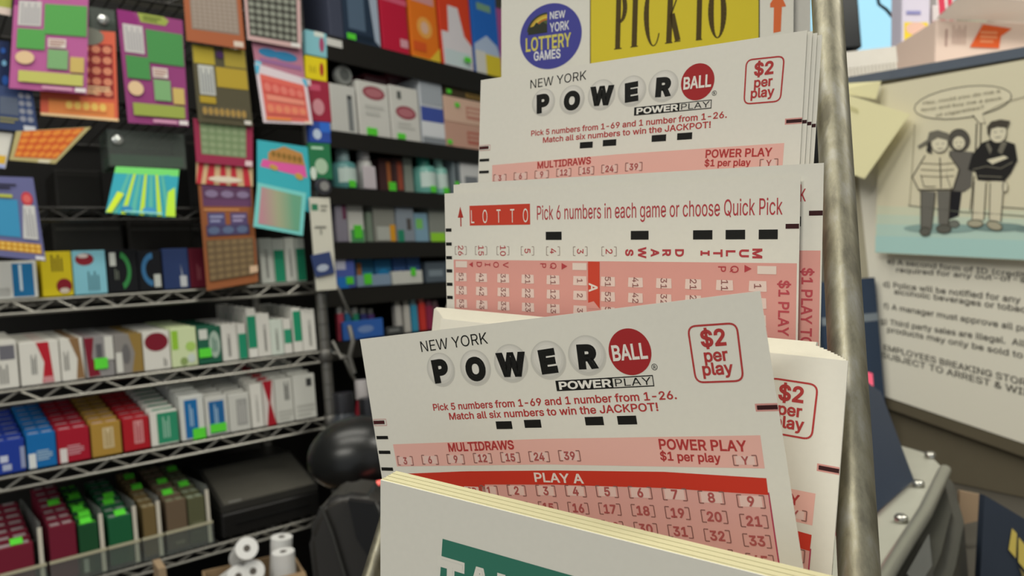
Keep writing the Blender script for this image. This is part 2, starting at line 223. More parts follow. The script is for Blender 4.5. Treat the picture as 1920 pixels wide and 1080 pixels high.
# ------------------------------------------------------------------ mesh builder
class MB:
    def __init__(s, fn=None):
        s.v = []; s.f = []; s.m = []; s.mats = []; s.fn = fn or (lambda x, y, h: Vector((x, y, h)))
    def mi(s, m):
        if m not in s.mats: s.mats.append(m)
        return s.mats.index(m)
    def add(s, vs, fs, m):
        b = len(s.v); s.v += [Vector(p) for p in vs]; i = s.mi(m)
        for f in fs: s.f.append(tuple(b+k for k in f)); s.m.append(i)
    def poly(s, pts, m, h=0.0):
        s.add([s.fn(x, y, h) for x, y in pts], [tuple(range(len(pts)))], m)
    def rect(s, x0, y0, x1, y1, m, h=0.0):
        s.poly([(x0, y0), (x1, y0), (x1, y1), (x0, y1)], m, h)
    def ell(s, cx, cy, rx, ry, m, h=0.0, n=28, rot=0.0, a0=0, a1=2*math.pi, ri=0.0):
        full = abs(a1-a0-2*math.pi) < 1e-6
        def P(a, k):
            x, y = rx*k*math.cos(a), ry*k*math.sin(a)
            return (cx+x*math.cos(rot)-y*math.sin(rot), cy+x*math.sin(rot)+y*math.cos(rot))
        if ri == 0 and full:
            s.poly([P(2*math.pi*i/n, 1) for i in range(n)], m, h)
        elif ri == 0:
            s.poly([(cx, cy)]+[P(a0+(a1-a0)*i/n, 1) for i in range(n+1)], m, h)
        else:
            for i in range(n):
                a, b = a0+(a1-a0)*i/n, a0+(a1-a0)*(i+1)/n
                s.poly([P(a, ri), P(a, 1), P(b, 1), P(b, ri)], m, h)
    def line(s, pts, w, m, h=0.0):
        for (xa, ya), (xb, yb) in zip(pts, pts[1:]):
            l = math.hypot(xb-xa, yb-ya) or 1
            nx, ny = -(yb-ya)/l*w/2, (xb-xa)/l*w/2
            s.poly([(xa-nx, ya-ny), (xb-nx, yb-ny), (xb+nx, yb+ny), (xa+nx, ya+ny)], m, h)
    def frame(s, x0, y0, x1, y1, w, m, h=0.0):
        s.line([(x0, y0), (x1, y0)], w, m, h); s.line([(x1, y0-w/2), (x1, y1+w/2)], w, m, h)
        s.line([(x1, y1), (x0, y1)], w, m, h); s.line([(x0, y1+w/2), (x0, y0-w/2)], w, m, h)
    def rframe(s, c, r, w, m, h=0.0, n=6):
        # rounded outline through four corners (counter clockwise)
        pts = []
        for i in range(4):
            p, q, o = Vector(c[i]), Vector(c[(i+1) % 4]), Vector(c[i-1])
            a = p+(o-p).normalized()*r; b = p+(q-p).normalized()*r
            for k in range(n+1):
                t = k/n; pts.append(tuple(a*(1-t)**2+p*2*t*(1-t)+b*t*t))
        s.line(pts+[pts[0]], w, m, h)
    def text(s, body, x, y, ch, m, h=0.0, width=None, rot=0.0, bold=0.0, res=3, center=False, sx=1.0, shear=0.0, dy=0.0):
        vs, fs, w = glyphs(body, bold, res)
        k = ch/caph(); kx = k*sx if width is None else width/w
        ox = -w*kx/2 if center else 0
        c, sn = math.cos(rot), math.sin(rot)
        out = []
        for vx, vy, lv in vs:
            X, Y = vx*kx+ox+vy*k*shear, vy*k+dy
            out.append(s.fn(x+X*c-Y*sn, y+X*sn+Y*c, h+lv*ch*.003))
        s.add(out, fs, m)
    def textline(s, body, p, q, ch, m, h=0.0, bold=0.0, res=3):
        rot = math.atan2(q[1]-p[1], q[0]-p[0])
        s.text(body, p[0], p[1], ch, m, h, width=math.hypot(q[0]-p[0], q[1]-p[1]), rot=rot, bold=bold, res=res)
    def box(s, x0, x1, y0, y1, z0, z1, m, bev=0.0):
        if bev <= 0:
            p = [(x0,y0,z0),(x1,y0,z0),(x1,y1,z0),(x0,y1,z0),(x0,y0,z1),(x1,y0,z1),(x1,y1,z1),(x0,y1,z1)]
            s.add(p, [(0,3,2,1),(4,5,6,7),(0,1,5,4),(1,2,6,5),(2,3,7,6),(3,0,4,7)], m); return
        bm = bmesh.new(); bmesh.ops.create_cube(bm, size=1)
        for v in bm.verts:
            v.co = Vector(((x0+x1)/2+v.co.x*(x1-x0), (y0+y1)/2+v.co.y*(y1-y0), (z0+z1)/2+v.co.z*(z1-z0)))
        bmesh.ops.bevel(bm, geom=list(bm.edges), offset=bev, segments=2, affect='EDGES', profile=.5)
        s.bm(bm, m)
    def bm(s, bm, m):
        bm.verts.index_update()
        s.add([v.co.copy() for v in bm.verts], [tuple(v.index for v in f.verts) for f in bm.faces], m); bm.free()
    def prism(s, pts, d, m):           # pts: list of Vectors (one face), d: extrusion Vector
        n = len(pts); a = [Vector(p) for p in pts]; b = [p+d for p in a]
        s.add(a+b, [tuple(range(n)), tuple(range(2*n-1, n-1, -1))]+[(i, n+i, n+(i+1) % n, (i+1) % n) for i in range(n)], m)
    def tube(s, pts, r, m, n=10, r1=None):
        pts = [Vector(p) for p in pts]; rings = []
        T0 = (pts[1]-pts[0]).normalized()
        A = T0.orthogonal().normalized()
        for i, p in enumerate(pts):
            T = ((pts[min(i+1, len(pts)-1)]-pts[max(i-1, 0)])).normalized()
            A = (A-T*A.dot(T)).normalized(); B = T.cross(A)
            rr = r if r1 is None else r+(r1-r)*i/(len(pts)-1)
            rings.append([p+(A*math.cos(2*math.pi*k/n)+B*math.sin(2*math.pi*k/n))*rr for k in range(n)])
        vs = [q for g in rings for q in g]; fs = []
        for i in range(len(pts)-1):
            for k in range(n):
                a = i*n+k; b = i*n+(k+1) % n
                fs.append((a, b, b+n, a+n))
        fs.append(tuple(range(n-1, -1, -1))); fs.append(tuple((len(pts)-1)*n+k for k in range(n)))
        s.add(vs, fs, m)
    def lathe(s, prof, c, m, n=20, axis=(0, 1, 0)):     # prof [(r, t)] along axis
        ax = Vector(axis).normalized(); A = ax.orthogonal().normalized(); B = ax.cross(A); c = Vector(c)
        vs = []; fs = []
        for r, t in prof:
            vs += [c+ax*t+(A*math.cos(2*math.pi*k/n)+B*math.sin(2*math.pi*k/n))*max(r, 1e-5) for k in range(n)]
        for i in range(len(prof)-1):
            for k in range(n):
                a = i*n+k; b = i*n+(k+1) % n; fs.append((a, b, b+n, a+n))
        fs.append(tuple(range(n-1, -1, -1))); fs.append(tuple((len(prof)-1)*n+k for k in range(n)))
        s.add(vs, fs, m)
    def build(s, name, mw=None, parent=None, smooth=False):
        me = bpy.data.meshes.new(name)
        me.from_pydata([tuple(v) for v in s.v], [], s.f)
        for m in s.mats: me.materials.append(m)
        me.polygons.foreach_set('material_index', s.m)
        if smooth: me.polygons.foreach_set('use_smooth', [True]*len(s.f))
        me.update()
        o = bpy.data.objects.new(name, me); COL.objects.link(o)
        if parent is not None:
            o.parent = parent
            if mw is not None: o.matrix_local = mw
        elif mw is not None: o.matrix_world = mw
        if smooth:
            md = o.modifiers.new('edges', 'EDGE_SPLIT'); md.split_angle = math.radians(50)
        return o
def tag(o, label, cat, group=None, kind=None):
    o['label'] = label; o['category'] = cat
    if group: o['group'] = group
    if kind: o['kind'] = kind
    return o
def empty(name, mw):
    o = bpy.data.objects.new(name, None); COL.objects.link(o)
    o.empty_display_size = .02; o.matrix_world = mw; return o
def struct(o): o['kind'] = 'structure'; return o

# ------------------------------------------------------------------ view geometry helpers
def ray(px, py): return RV*((px-960)/F)-UV*((py-540)/F)+FV
def at(px, py, Y): return CAM+ray(px, py)*Y
class Plane:
    """upright plane through o, running along u (level), facing the room"""
    def __init__(s, o, u):
        s.o = Vector(o); s.u = Vector((u[0], u[1], 0)).normalized(); s.n = s.u.cross(UP)
    def hit(s, px, py, off=0.0):
        d = ray(px, py); o = s.o+s.n*off
        return CAM+d*((o-CAM).dot(s.n)/d.dot(s.n))
    def sz(s, px, py, off=0.0):
        p = s.hit(px, py, off); return (p-s.o).dot(s.u), p.z
    def mw(s, a, z, off=0.0):
        p = s.o+s.u*a+s.n*off; p.z = z
        return Matrix(((s.u.x, 0, s.n.x, p.x), (s.u.y, 0, s.n.y, p.y), (0, 1, 0, p.z), (0, 0, 0, 1)))
def cam3(x, y, z):      # millimetres right, down, away from the camera
    return CAM+(RV*x-UV*y+FV*z)/1000
def camd(v): return (RV*v[0]-UV*v[1]+FV*v[2])

# prints on a face: fn(x 0..1, y 0..1, h)
def prints(b, spec, w, hh, step, h0=None):
    h = h0 or step
    for p in spec:
        k = p[0]
        if k == 'r': b.rect(p[1]*w, p[2]*hh, p[3]*w, p[4]*hh, ink(p[5]), h)
        elif k == 'e': b.ell(p[1]*w, p[2]*hh, p[3]*w, p[4]*hh, ink(p[5]), h, rot=(p[6] if len(p) > 6 else 0), n=20)
        elif k == 'a': b.ell(p[1]*w, p[2]*hh, p[3]*w, p[4]*hh, ink(p[5]), h, n=18, a0=p[6], a1=p[7], ri=p[8])
        elif k == 'p': b.poly([(x*w, y*hh) for x, y in p[1]], ink(p[2]), h)
        elif k == 't': b.text(p[1], p[2]*w, p[3]*hh, p[4]*hh, ink(p[5]), h, width=p[6]*w if len(p) > 6 and p[6] else None, rot=p[7] if len(p) > 7 else 0, bold=.02, res=1)
        elif k == 'bars':       # unreadable small print seen as fine strokes: x0,y0,x1,y1,n,color
            _, x0, y0, x1, y1, n, c = p
            for i in range(n):
                t = (i+.5)/n; yy = y0+(y1-y0)*t; e = x1-(x1-x0)*(.0 if i % 3 else .22)
                b.rect(x0*w, (yy-.28*(y1-y0)/n)*hh, e*w, (yy+.28*(y1-y0)/n)*hh, ink(c), h)
        elif k == 'vbars':
            _, x0, y0, x1, y1, n, c = p
            for i in range(n):
                t = (i+.5)/n; xx = x0+(x1-x0)*t
                b.rect((xx-.28*(x1-x0)/n)*w, y0*hh, (xx+.28*(x1-x0)/n)*w, (y1-(y1-y0)*(.2 if i % 2 else 0))*hh, ink(c), h)
        elif k == 'dots':       # x0,y0,x1,y1,nx,ny,color,color2
            _, x0, y0, x1, y1, nx, ny, c, c2 = p
            b.rect(x0*w, y0*hh, x1*w, y1*hh, ink(c2), h)
            for i in range(nx):
                for j in range(ny):
                    b.ell((x0+(x1-x0)*(i+.5)/nx)*w, (y0+(y1-y0)*(j+.5)/ny)*hh, (x1-x0)/nx*.42*w, (y1-y0)/ny*.36*hh, ink(c), h+step*.5, n=10)
        h += step

# ------------------------------------------------------------------ camera, world, light
cd = bpy.data.cameras.new('camera'); cam = bpy.data.objects.new('camera', cd); COL.objects.link(cam)
cam.matrix_world = Matrix(((RV.x, UV.x, 0, CAM.x), (RV.y, UV.y, -1, CAM.y), (RV.z, UV.z, 0, CAM.z), (0, 0, 0, 1)))
cd.sensor_width = 36; cd.lens = 36*F/1920; cd.clip_start = .01; cd.clip_end = 50
cd.dof.use_dof = True; cd.dof.focus_distance = .128; cd.dof.aperture_fstop = cd.lens/0.75
SC.camera = cam
SC.view_settings.view_transform = 'Standard'; SC.view_settings.look = 'None'
SC.view_settings.gamma = 1; SC.view_settings.exposure = 0; SC.view_settings.use_curve_mapping = False
wd = bpy.data.worlds.new('world'); SC.world = wd; wd.use_nodes = True
wd.node_tree.nodes['Background'].inputs[0].default_value = (.93, .97, 1, 1)
wd.node_tree.nodes['Background'].inputs[1].default_value = .50

def ceiling_fixture(x, y, rz, W, name='ceiling_light', L=1.2, wd_=.3):
    mw = Matrix.Translation((x, y, 2.7)) @ Matrix.Rotation(rz, 4, 'Z')
    r = empty(name, mw)
    b = MB(); b.box(-L/2-.03, L/2+.03, -wd_/2-.03, wd_/2+.03, -.07, -.001, mat('#e8e8e4', .5)); b.build('housing', None, r)
    b = MB(); b.box(-L/2, L/2, -wd_/2, wd_/2, -.078, -.0705, mat('#fffdf2', .12, 0, 'glow')); b.build('diffuser', None, r)
    ld = bpy.data.lights.new('tube_light', 'AREA'); ld.shape = 'RECTANGLE'; ld.size = L; ld.size_y = wd_; ld.energy = W
    ld.color = (1, .965, .87)
    lo = bpy.data.objects.new('tube_light', ld); COL.objects.link(lo); lo.parent = r; lo.location = (0, 0, -.09)
    return r

# ================================================================== the room
def slab(name, x0, x1, y0, y1, z0, z1, m):
    b = MB(); b.box(x0, x1, y0, y1, z0, z1, m); return struct(b.build(name))
slab('floor', -2.6, 3.2, -2.6, 3.6, -.05, 0, mat('#6f6a62', .5))
slab('wall_left', -2.65, -2.6, -2.6, 3.6, 0, 2.7, mat('#4a4844', .8))
slab('wall_right', 3.2, 3.25, -2.6, 3.6, 0, 2.7, mat('#b9b5a8', .8))
# far wall with a window opening
b = MB(); wm = mat('#c9c4b6', .8)
WX0, WX1, WZ0, WZ1 = 1.5, 2.7, 1.75, 2.66
b.box(-2.6, WX0, 3.6, 3.65, 0, 2.7, wm); b.box(WX1, 3.2, 3.6, 3.65, 0, 2.7, wm)
b.box(WX0, WX1, 3.6, 3.65, 0, WZ0, wm); b.box(WX0, WX1, 3.6, 3.65, WZ1, 2.7, wm); struct(b.build('wall_back'))
b = MB(); b.box(WX0, WX1, 3.62, 3.64, WZ0, WZ1, mat('#a9dcf0', .105, 0, 'glow')); w1 = struct(b.build('window_1'))
b = MB()
for a in (WX0, (WX0+WX1)/2, WX1-.03): b.box(a, a+.03, 3.585, 3.62, WZ0, WZ1, mat('#dcdcd6', .4))
b.box(WX0, WX1, 3.585, 3.62, WZ0, WZ0+.03, mat('#dcdcd6', .4)); b.box(WX0, WX1, 3.585, 3.62, WZ1-.03, WZ1, mat('#dcdcd6', .4)); b.build('window_frame', None, w1)
slab('ceiling', -2.6, 3.2, -1.7, 3.6, 2.7, 2.75, mat('#d8d6cf', .9))
for k, (x, y, W) in enumerate(((-1.05, -1.15, 29), (-.45, .75, 7), (1.25, .15, 24), (-.4, .15, 8.5))):  # the last fixture is an unseen extra, added to brighten the notice
    c = ceiling_fixture(x, y, 0, W)
    tag(c, ['white ceiling light over the slip rack', 'white ceiling light above the cigarette shelves', 'white ceiling light near the window', 'white ceiling light over the counter front'][k], 'ceiling light', 'ceiling lights')

# ================================================================== the lottery slip rack on the counter
ZC = 1.100
b = MB(); b.box(-.07, 1.7, -.12, 1.56, ZC-.04, ZC, mat('#5c5850', .45), .004); cnt = b.build('sales_counter')
tag(cnt, 'long grey sales counter under the slip rack and the sign case', 'counter')
b = MB(); b.box(-.05, 1.66, -.06, 1.52, .0, ZC-.041, mat('#44403a', .6)); b.build('cabinet_body', None, cnt)

def pose(O, U, V):
    X = camd(U).normalized(); Y = -camd(V); Y = (Y-X*Y.dot(X)).normalized(); Z = X.cross(Y); p = cam3(*O)
    M = Matrix((X, Y, Z)).transposed().to_4x4(); M.translation = p; return M
# local frame of every slip: x right, y up (top edge 0), z towards the reader, millimetres via the builder's fn
def mm(x, y, h): return Vector((x/1000, -y/1000, h/1000))
W_, LEN = 83.0, 203.0
WHITE = '#e9e6da'
def sheet(b, w, l, m, bend=0.0, t=.09, y0=0.0, x0=0.0):
    n = 8
    b.box(x0/1000, (x0+w)/1000, -(y0+l)/1000, -y0/1000, -t/1000, 0, m)

PINK, RED, TXTR, BLK, GRY = '#eeb9ad', '#cf3c2b', '#b8403f', '#1d1d1b', '#8f7a72'
def bracket(b, x, y, w, h, lab, res=2, ch=None, fill=True):
    L_ = .028
    if fill: b.rect(x-w/2+.35, y-h/2+.1, x+w/2-.35, y+h/2-.1, ink('#eccbc1'), L_)
    for s in (-1, 1):
        e = x+s*w/2
        b.line([(e-s*.7, y-h/2), (e, y-h/2), (e, y+h/2), (e-s*.7, y+h/2)], .17, ink('#94665f'), L_*2)
    c = ch or h*.76
    b.text(lab, x, y+c/2, c, ink('#b45c59'), L_*2, center=True, bold=.028, res=res, sx=1.0)
class Slip(MB):
    pass
def mmtext(b, body, p, q, ch, m, h, bold=0., res=3):
    b.textline(body, p, q, ch, m, h, bold, res)
# note: y grows downwards in the slip's own millimetres, so lettering is flipped through the frame below
class SB(MB):
    """builder in slip millimetres (x right, y down); text drawn upright"""
    def __init__(s): super().__init__(mm)
    def text(s, body, x, y, ch, m, h=0.0, width=None, rot=0.0, bold=0.0, res=3, center=False, sx=1.0, shear=0.0, dy=0.0):
        vs, fs, w = glyphs(body, bold, res)
        k = ch/caph(); kx = k*sx if width is None else width/w
        ox = -w*kx/2 if center else 0
        c, sn = math.cos(rot), math.sin(rot); out = []
        for vx, vy, lv in vs:
            X, Y = vx*kx+ox+vy*k*shear, -(vy*k+dy)
            out.append(s.fn(x+X*c-Y*sn, y+X*sn+Y*c, h+lv*ch*.003))
        s.add(out, fs, m)

def powerball_print(b, full=True, foot=60):
    h1, h2, h3 = .028, .056, .084
    T = ink(TXTR); K = ink(BLK)
    b.textline('NEW YORK', (16.65, 3.86), (33.2, 3.5), 2.05, K, h1, bold=.0)
    balls = [('P', 20.83, 7.6, 7.1, 4.7), ('O', 29.3, 7.75, 7.3, 4.6), ('W', 37.53, 7.45, 7.5, 4.55), ('E', 45.49, 7.4, 7.3, 4.4), ('R', 53.24, 7.15, 7.3, 4.3)]
    for k, (ch, x, y, d, gh) in enumerate(balls):
        for q, (sc, dx, dy, cc) in enumerate(((1, 0, 0, '#cfccc2'), (.95, 0, -.14, '#cccac1'), (.88, -.03, -.3, '#d6d3ca'), (.78, -.06, -.5, '#dedbd2'), (.62, -.1, -.7, '#e5e2d9'))):
            b.ell(x+dx, y+dy*.8, d/2*sc, d/2*sc*.93, ink(cc), h1*.4+q*.012, n=36)
        b.text(ch, x+.05, y+gh*.42+.05, gh*.78, K, h3, center=True, bold=.062, res=4, sx=1.16, rot=(-.05, 0, .03, -.05, .04)[k])
    b.ell(61.14, 7.1, 3.75, 3.75, ink('#a92f31'), h1, n=48)
    b.text('BALL', 61.1, 8.3, 2.35, ink('#efe9df'), h2, width=6.2, center=True, bold=.024)
    b.ell(64.99, 9.77, .52, .52, ink('#3a3a38'), h1, n=24, ri=.8); b.text('R', 65, 10.05, .52, ink('#3a3a38'), h1, center=True, bold=.02, res=1)
    b.rect(46.3, 11.0, 64.5, 12.8, K, h1); b.rect(57.3, 11.18, 64.35, 12.62, ink('#dedbd0'), h2)
    b.text('POWER', 46.9, 12.5, 1.22, ink('#efece2'), h2, width=10.1, bold=.03)
    b.text('PLAY', 57.7, 12.5, 1.22, K, h3, width=6.4, bold=-.004)
    b.textline('Pick 5 numbers from 1-69 and 1 number from 1-26.', (17.35, 15.35), (67.94, 14.9), 1.25, T, h1, bold=.018)
    b.textline('Match all six numbers to win the JACKPOT!', (21.1, 17.2), (64.56, 16.65), 1.25, T, h1, bold=.018)
    for x0, x1, y0 in ((32.05, 35.65, 17.75), (38.4, 41.98, 17.6), (50.95, 54.45, 17.35), (57.05, 60.5, 17.32)):
        b.rect(x0, y0, x1, y0+1.42, K, h1)
    b.rframe([(71.4, 12.55), (78.65, 12.65), (78.95, 4.2), (71.45, 4.0)], 1.3, .3, T, h1)
    b.text('$2', 75.05, 7.2, 2.3, T, h1, center=True, bold=.03); b.text('per', 75.1, 9.5, 1.75, T, h1, center=True, bold=.025)
    b.text('play', 75.05, 11.5, 1.75, T, h1, center=True, bold=.025)
    b.rect(79.75, 16.05, 82.98, 17.2, ink('#d89a92'), h1*.5); b.rect(80.0, 16.3, 82.95, 16.95, ink('#3a1a1c'), h1)
    b.frame(.3, 16.75, 3.9, 18.05, .12, ink('#c98f88'), h1); b.rect(.15, 17.0, 3.4, 17.75, ink('#4a2022'), h2)
    for y in (20.2, 23.25, 26.75, 30.0, 33.2, 36.4, 39.6, 42.8): b.rect(.3, y, 3.7, y+.7, K, h1)
    b.poly([(4.8, 21.95), (42, 21.0), (79.85, 20.65), (79.75, 25.5), (42, 25.5), (4.95, 26.5)], ink(PINK), h1*.5)
    b.textline('MULTIDRAWS', (19.65, 23.34), (35.36, 22.8), 1.55, T, h1, bold=.026)
    for x, y, l in ((7.56, 25.29, '3'), (14.37, 25.01, '6'), (21.05, 24.8, '9'), (27.68, 24.55, '12'), (34.13, 24.33, '15'), (40.47, 24.13, '24'), (46.77, 23.92, '39')):
        bracket(b, x, y, 4.2, 1.75, l)
    b.textline('POWER PLAY', (63.69, 22.71), (77.6, 23.0), 1.55, T, h1, bold=.024)
    b.textline('$1 per play', (63.55, 24.44), (73.4, 24.7), 1.3, T, h1, bold=.024)
    bracket(b, 77.05, 24.35, 3.5, 1.5, 'Y')
    if not full: return
    b.poly([(4.8, 28.05), (23, 27.1), (43.27, 26.53), (63.79, 26.32), (79.76, 26.91), (79.67, 29.37), (63.3, 28.92), (42.81, 29.03), (27.2, 29.5), (27.2, 31.6), (4.8, 32.6)], ink(RED), h1)
    b.text('PLAY A', 38.75, 28.6, 1.55, ink('#f0e0d6'), h2, width=10.1, bold=.02)
    b.poly([(27.2, 29.4), (42.81, 28.95), (63.3, 28.85), (79.6, 29.3), (79.6, 60), (4.8, 60), (4.8, 32.5), (27.2, 31.5)], ink('#e3aba2'), h1*.4)
    b.line([(79.75, 29), (79.5, 60)], .22, ink('#b6405a'), h1)
    b.rect(22.1, 30.0, 25.6, 31.6, ink('#eccfc4'), h2); b.text('QP', 23.85, 31.4, 1.2, T, h3, center=True, bold=.02)
    px = [27.98, 34.36, 40.74, 46.9, 53.03, 59.1, 65.03, 70.97, 76.95]
    py = [30.64, 30.36, 30.18, 30.0, 29.85, 29.8, 29.85, 30.1, 30.42]
    for r in range(9):
        for c in range(-3, 9):
            n = c+1+12*r
            if n < 1 or n > 69: continue
            x = px[c] if c >= 0 else px[0]+6.3*c; y = (py[c] if c >= 0 else py[0]-.25*c)+2.93*r
            bracket(b, x, y, 4.0, 1.85, str(n), fill=(r == 0))

def lotto_print(b):
    h1, h2, h3 = .028, .056, .084
    T = ink('#b8454a'); K = ink(BLK)
    b.poly([(4.5, 3.1), (3.75, 5.6), (5.35, 5.6)], ink('#b53a30'), h1); b.line([(4.6, 5.4), (4.6, 7.6)], .32, ink('#b53a30'), h1)
    b.rect(7.15, 3.0, 23.25, 7.43, ink('#cf4634'), h1)
    for x, l in ((8.0, 'L'), (11.4, 'O'), (15.1, 'T'), (18.7, 'T'), (22.1, 'O')):
        b.text(l, x, 6.9, 2.9, ink('#efe6da'), h2, center=True, sx=.5)
    b.textline('Pick 6 numbers in each game or choose Quick Pick', (24.98, 6.43), (75.4, 6.4), 2.9, T, h1, bold=.004)
    for x0, x1 in ((27.1, 30.95), (46.6, 50.35), (59.25, 62.95), (65.4, 68.95), (71.35, 74.65)): b.rect(x0, 9.0, x1, 10.72, K, h1)
    b.rect(75.95, 8.05, 78.2, 8.9, ink('#3a1a1c'), h1)
    q = math.pi/2
    cols = [(4.42, '26'), (10.14, '15'), (16.08, '10'), (22.47, '5'), (28.85, '4'), (35.32, '3'), (41.86, '2')]
    for x, l in cols:
        for s in (-1, 1): b.line([(x+s*1.6-s*.5, 13.95), (x+s*1.6, 13.95), (x+s*1.6, 12.15), (x+s*1.6-s*.5, 12.15)], .14, ink('#9c8a80'), h1)
        w = glyphs(l, .02, 2)[2]/caph()*1.5*.9
        b.text(l, x-.75, 13.05, 1.5, T, h1, rot=q, bold=.015, res=2, dy=0, sx=.9) if False else rot_text(b, l, x, 13.05, 1.45, T, h1)
    for x, l in ((46.28, 'S'), (49.0, 'W'), (51.66, 'A'), (54.05, 'R'), (56.61, 'D'), (61.58, 'I'), (63.99, 'T'), (66.36, 'L'), (68.78, 'U'), (71.15, 'M')):
        rot_text(b, l, x, 13.25, 1.55, T, h1, bold=.035)
    P = ink('#e2a298'); W2 = ink('#e9d8cc')
    b.poly([(2.3, 15.15), (77.95, 14.9), (78.0, 75), (2.3, 75)], P, h1*.4)
    b.rect(37.1, 15.15, 39.75, 24.6, ink('#d04a36'), h2); b.poly([(37.1, 23.6), (38.4, 23.2), (39.75, 24.7), (37.1, 24.7)], P, h3)
    rot_text(b, 'A', 38.3, 20.4, 1.9, ink('#efe2d6'), h3, bold=.02)
    for x in (2.9, 33.5, 71.2): b.rect(x, 15.45, x+3.3, 16.9, W2, h2)
    for x, l in ((9.6, 'D'), (11.9, 'I'), (14.2, 'O'), (16.8, 'V'), (26.4, 'P'), (28.9, 'Q'), (64.8, 'P'), (67.1, 'Q')): rot_text(b, l, x, 16.15, 1.4, T, h2)
    b.poly([(6.7, 16.2), (7.8, 15.6), (7.8, 16.8)], T, h2); b.poly([(32.3, 16.2), (30.9, 15.5), (30.9, 16.9)], T, h2); b.poly([(70.2, 16.0), (68.9, 15.3), (68.9, 16.7)], T, h2)
    xs1 = [(4.42, 51), (10.14, 41), (16.08, 31), (22.47, 21), (28.8, 11), (35.2, 1)]; xs2 = [(41.6, 51), (47.6, 41), (53.5, 31), (59.35, 21), (65.3, 11), (71.3, 1)]
    for x, n in xs1+xs2:
        for r in range(6):
            if n+r > 59: continue
            y = 19.1+3.05*r
            for pts in ([(x-1.5, y-.95), (x+1.5, y-.95), (x+1.6, y+.9), (x+1.2, y+.95), (x-1.2, y+.95), (x-1.6, y+.9)],): b.poly(pts, ink('#ecd3c8'), h2)
            rot_text(b, str(n+r), x, y, 1.25, ink('#96625e'), h3)
    rot_text(b, '$1 PLAY TO PLAY', 75.85, 25.0, 1.75, ink('#c05058'), h2, bold=.02, start=17.9)
    for y in (8.0, 11.2, 14.35, 17.4, 20.5, 23.55, 26.7, 29.8): b.rect(.15, y, 1.85, y+.75, K, h1)
def rot_text(b, l, x, y, ch, m, h, bold=.01, start=None):
    """lettering turned a quarter turn clockwise: reads downwards"""
    vs, fs, w = glyphs(l, bold, 2); k = ch/caph(); out = []
    y0 = y-w*k/2 if start is None else start
    for vx, vy, lv in vs: out.append(b.fn(x-ch/2+vy*k, y0+vx*k, h+lv*ch*.003))
    b.add(out, fs, m)

REST = []      # where stacks rest: (matrix, tilt) to build the rack's tiers
def slip_thing(name, M, fnprint, label, w=W_, l=LEN, tone=WHITE, group=None, t=.09, cat='lottery slip'):
    b = SB(); sheet(b, w, l, paper(tone), t=t)
    if fnprint: fnprint(b)
    o = b.build(name, M); tag(o, label, cat, group); return o
def shift(M, dx, dy, dz, rot=0.0):
    return M @ Matrix.Translation((dx/1000, -dy/1000, dz/1000)) @ Matrix.Rotation(rot, 4, 'Z')

MA = pose((-31.398, 10.618, 154.197), (.8006, -.123, -.5864), (.1554, .9878, .005))
MBk = pose((-8.05, -53.678, 192.907), (.7606, .0672, -.6458), (-.0301, .9972, .0684))
MCk = pose((-15.519, -21.704, 171.674), (.8307, .033, -.5557), (.0132, .9968, .0789))
MD = pose((-15.479, 6.639, 162.596), (.7979, .0523, -.6005), (-.0947, .9947, -.0393))
ME = pose((-21.3, 31.06, 120.9), (.892, .089, -.444), (-.026, .989, .146))
MF = pose((-3.2, -96.0, 225.0), (.927, .005, -.375), (0, 1, .013))

slip_thing('lottery_slip', MA, lambda b: powerball_print(b), 'tilted white and pink number slip in front, black letters in balls and PLAY A grid', l=76)
slip_thing('lottery_slip', MBk, lambda b: powerball_print(b, True), 'upper ball-lettered number slip at the front of the pack below the PICK 10 card')
for k, (dx, dy, r_) in enumerate(((.9, -.1, .004), (1.7, .1, .006), (2.5, .25, .009))):
    b = SB(); sheet(b, W_, LEN, paper(WHITE)); b.rect(80.0, 16.3, 82.95, 16.95, ink('#3a1a1c'), .028)
    o = b.build('lottery_slip', shift(MBk, dx, dy+.0, -.28*(k+1), -r_))
    tag(o, 'white slip edge showing in the pack behind the upper ball-lettered slip', 'lottery slip', 'slips behind the upper ball-lettered slip')
slip_thing('lotto_slip', MCk, lotto_print, 'sideways LOTTO slip, front of its pack, with Pick 6 line and pink number field', w=78.3, l=70)
slip_thing('lotto_slip', shift(MCk, 3.6, -2.2, -1.1, .0), lotto_print, 'LOTTO slip sticking out behind the front LOTTO slip, beside the steel rod', w=78.2, l=71)
b = SB(); sheet(b, 77, 70, paper(WHITE), t=.6)
tag(b.build('lotto_slip_pack', shift(MCk, 1.6, -2.0, -1.35)), 'thin pack of blank-edged slips behind the two LOTTO slips', 'slip pack')
# skewed thick pack behind the tilted slip
o = slip_thing('lottery_slip', MD, lambda b: powerball_print(b), 'ball-lettered slip on the front of the thick pack, $2 box partly covered', l=70)
b = MB()
N = 18
for k in range(N):
    t = k/(N-1); z = -.00012-.0062*t; dx = -.0052*min(1, t*1.7)**1.2 - .001*t; dy = .0024*min(1, t*1.4)
    if k in (0,): dx = 0
    b.box(dx, .083+dx, -.070+dy*.3, dy, z-.00036, z, paper('#e4e0d2'))
tag(b.build('slip_pack', MD), 'thick skewed pack of white slips behind the half-covered $2 slip', 'slip pack')

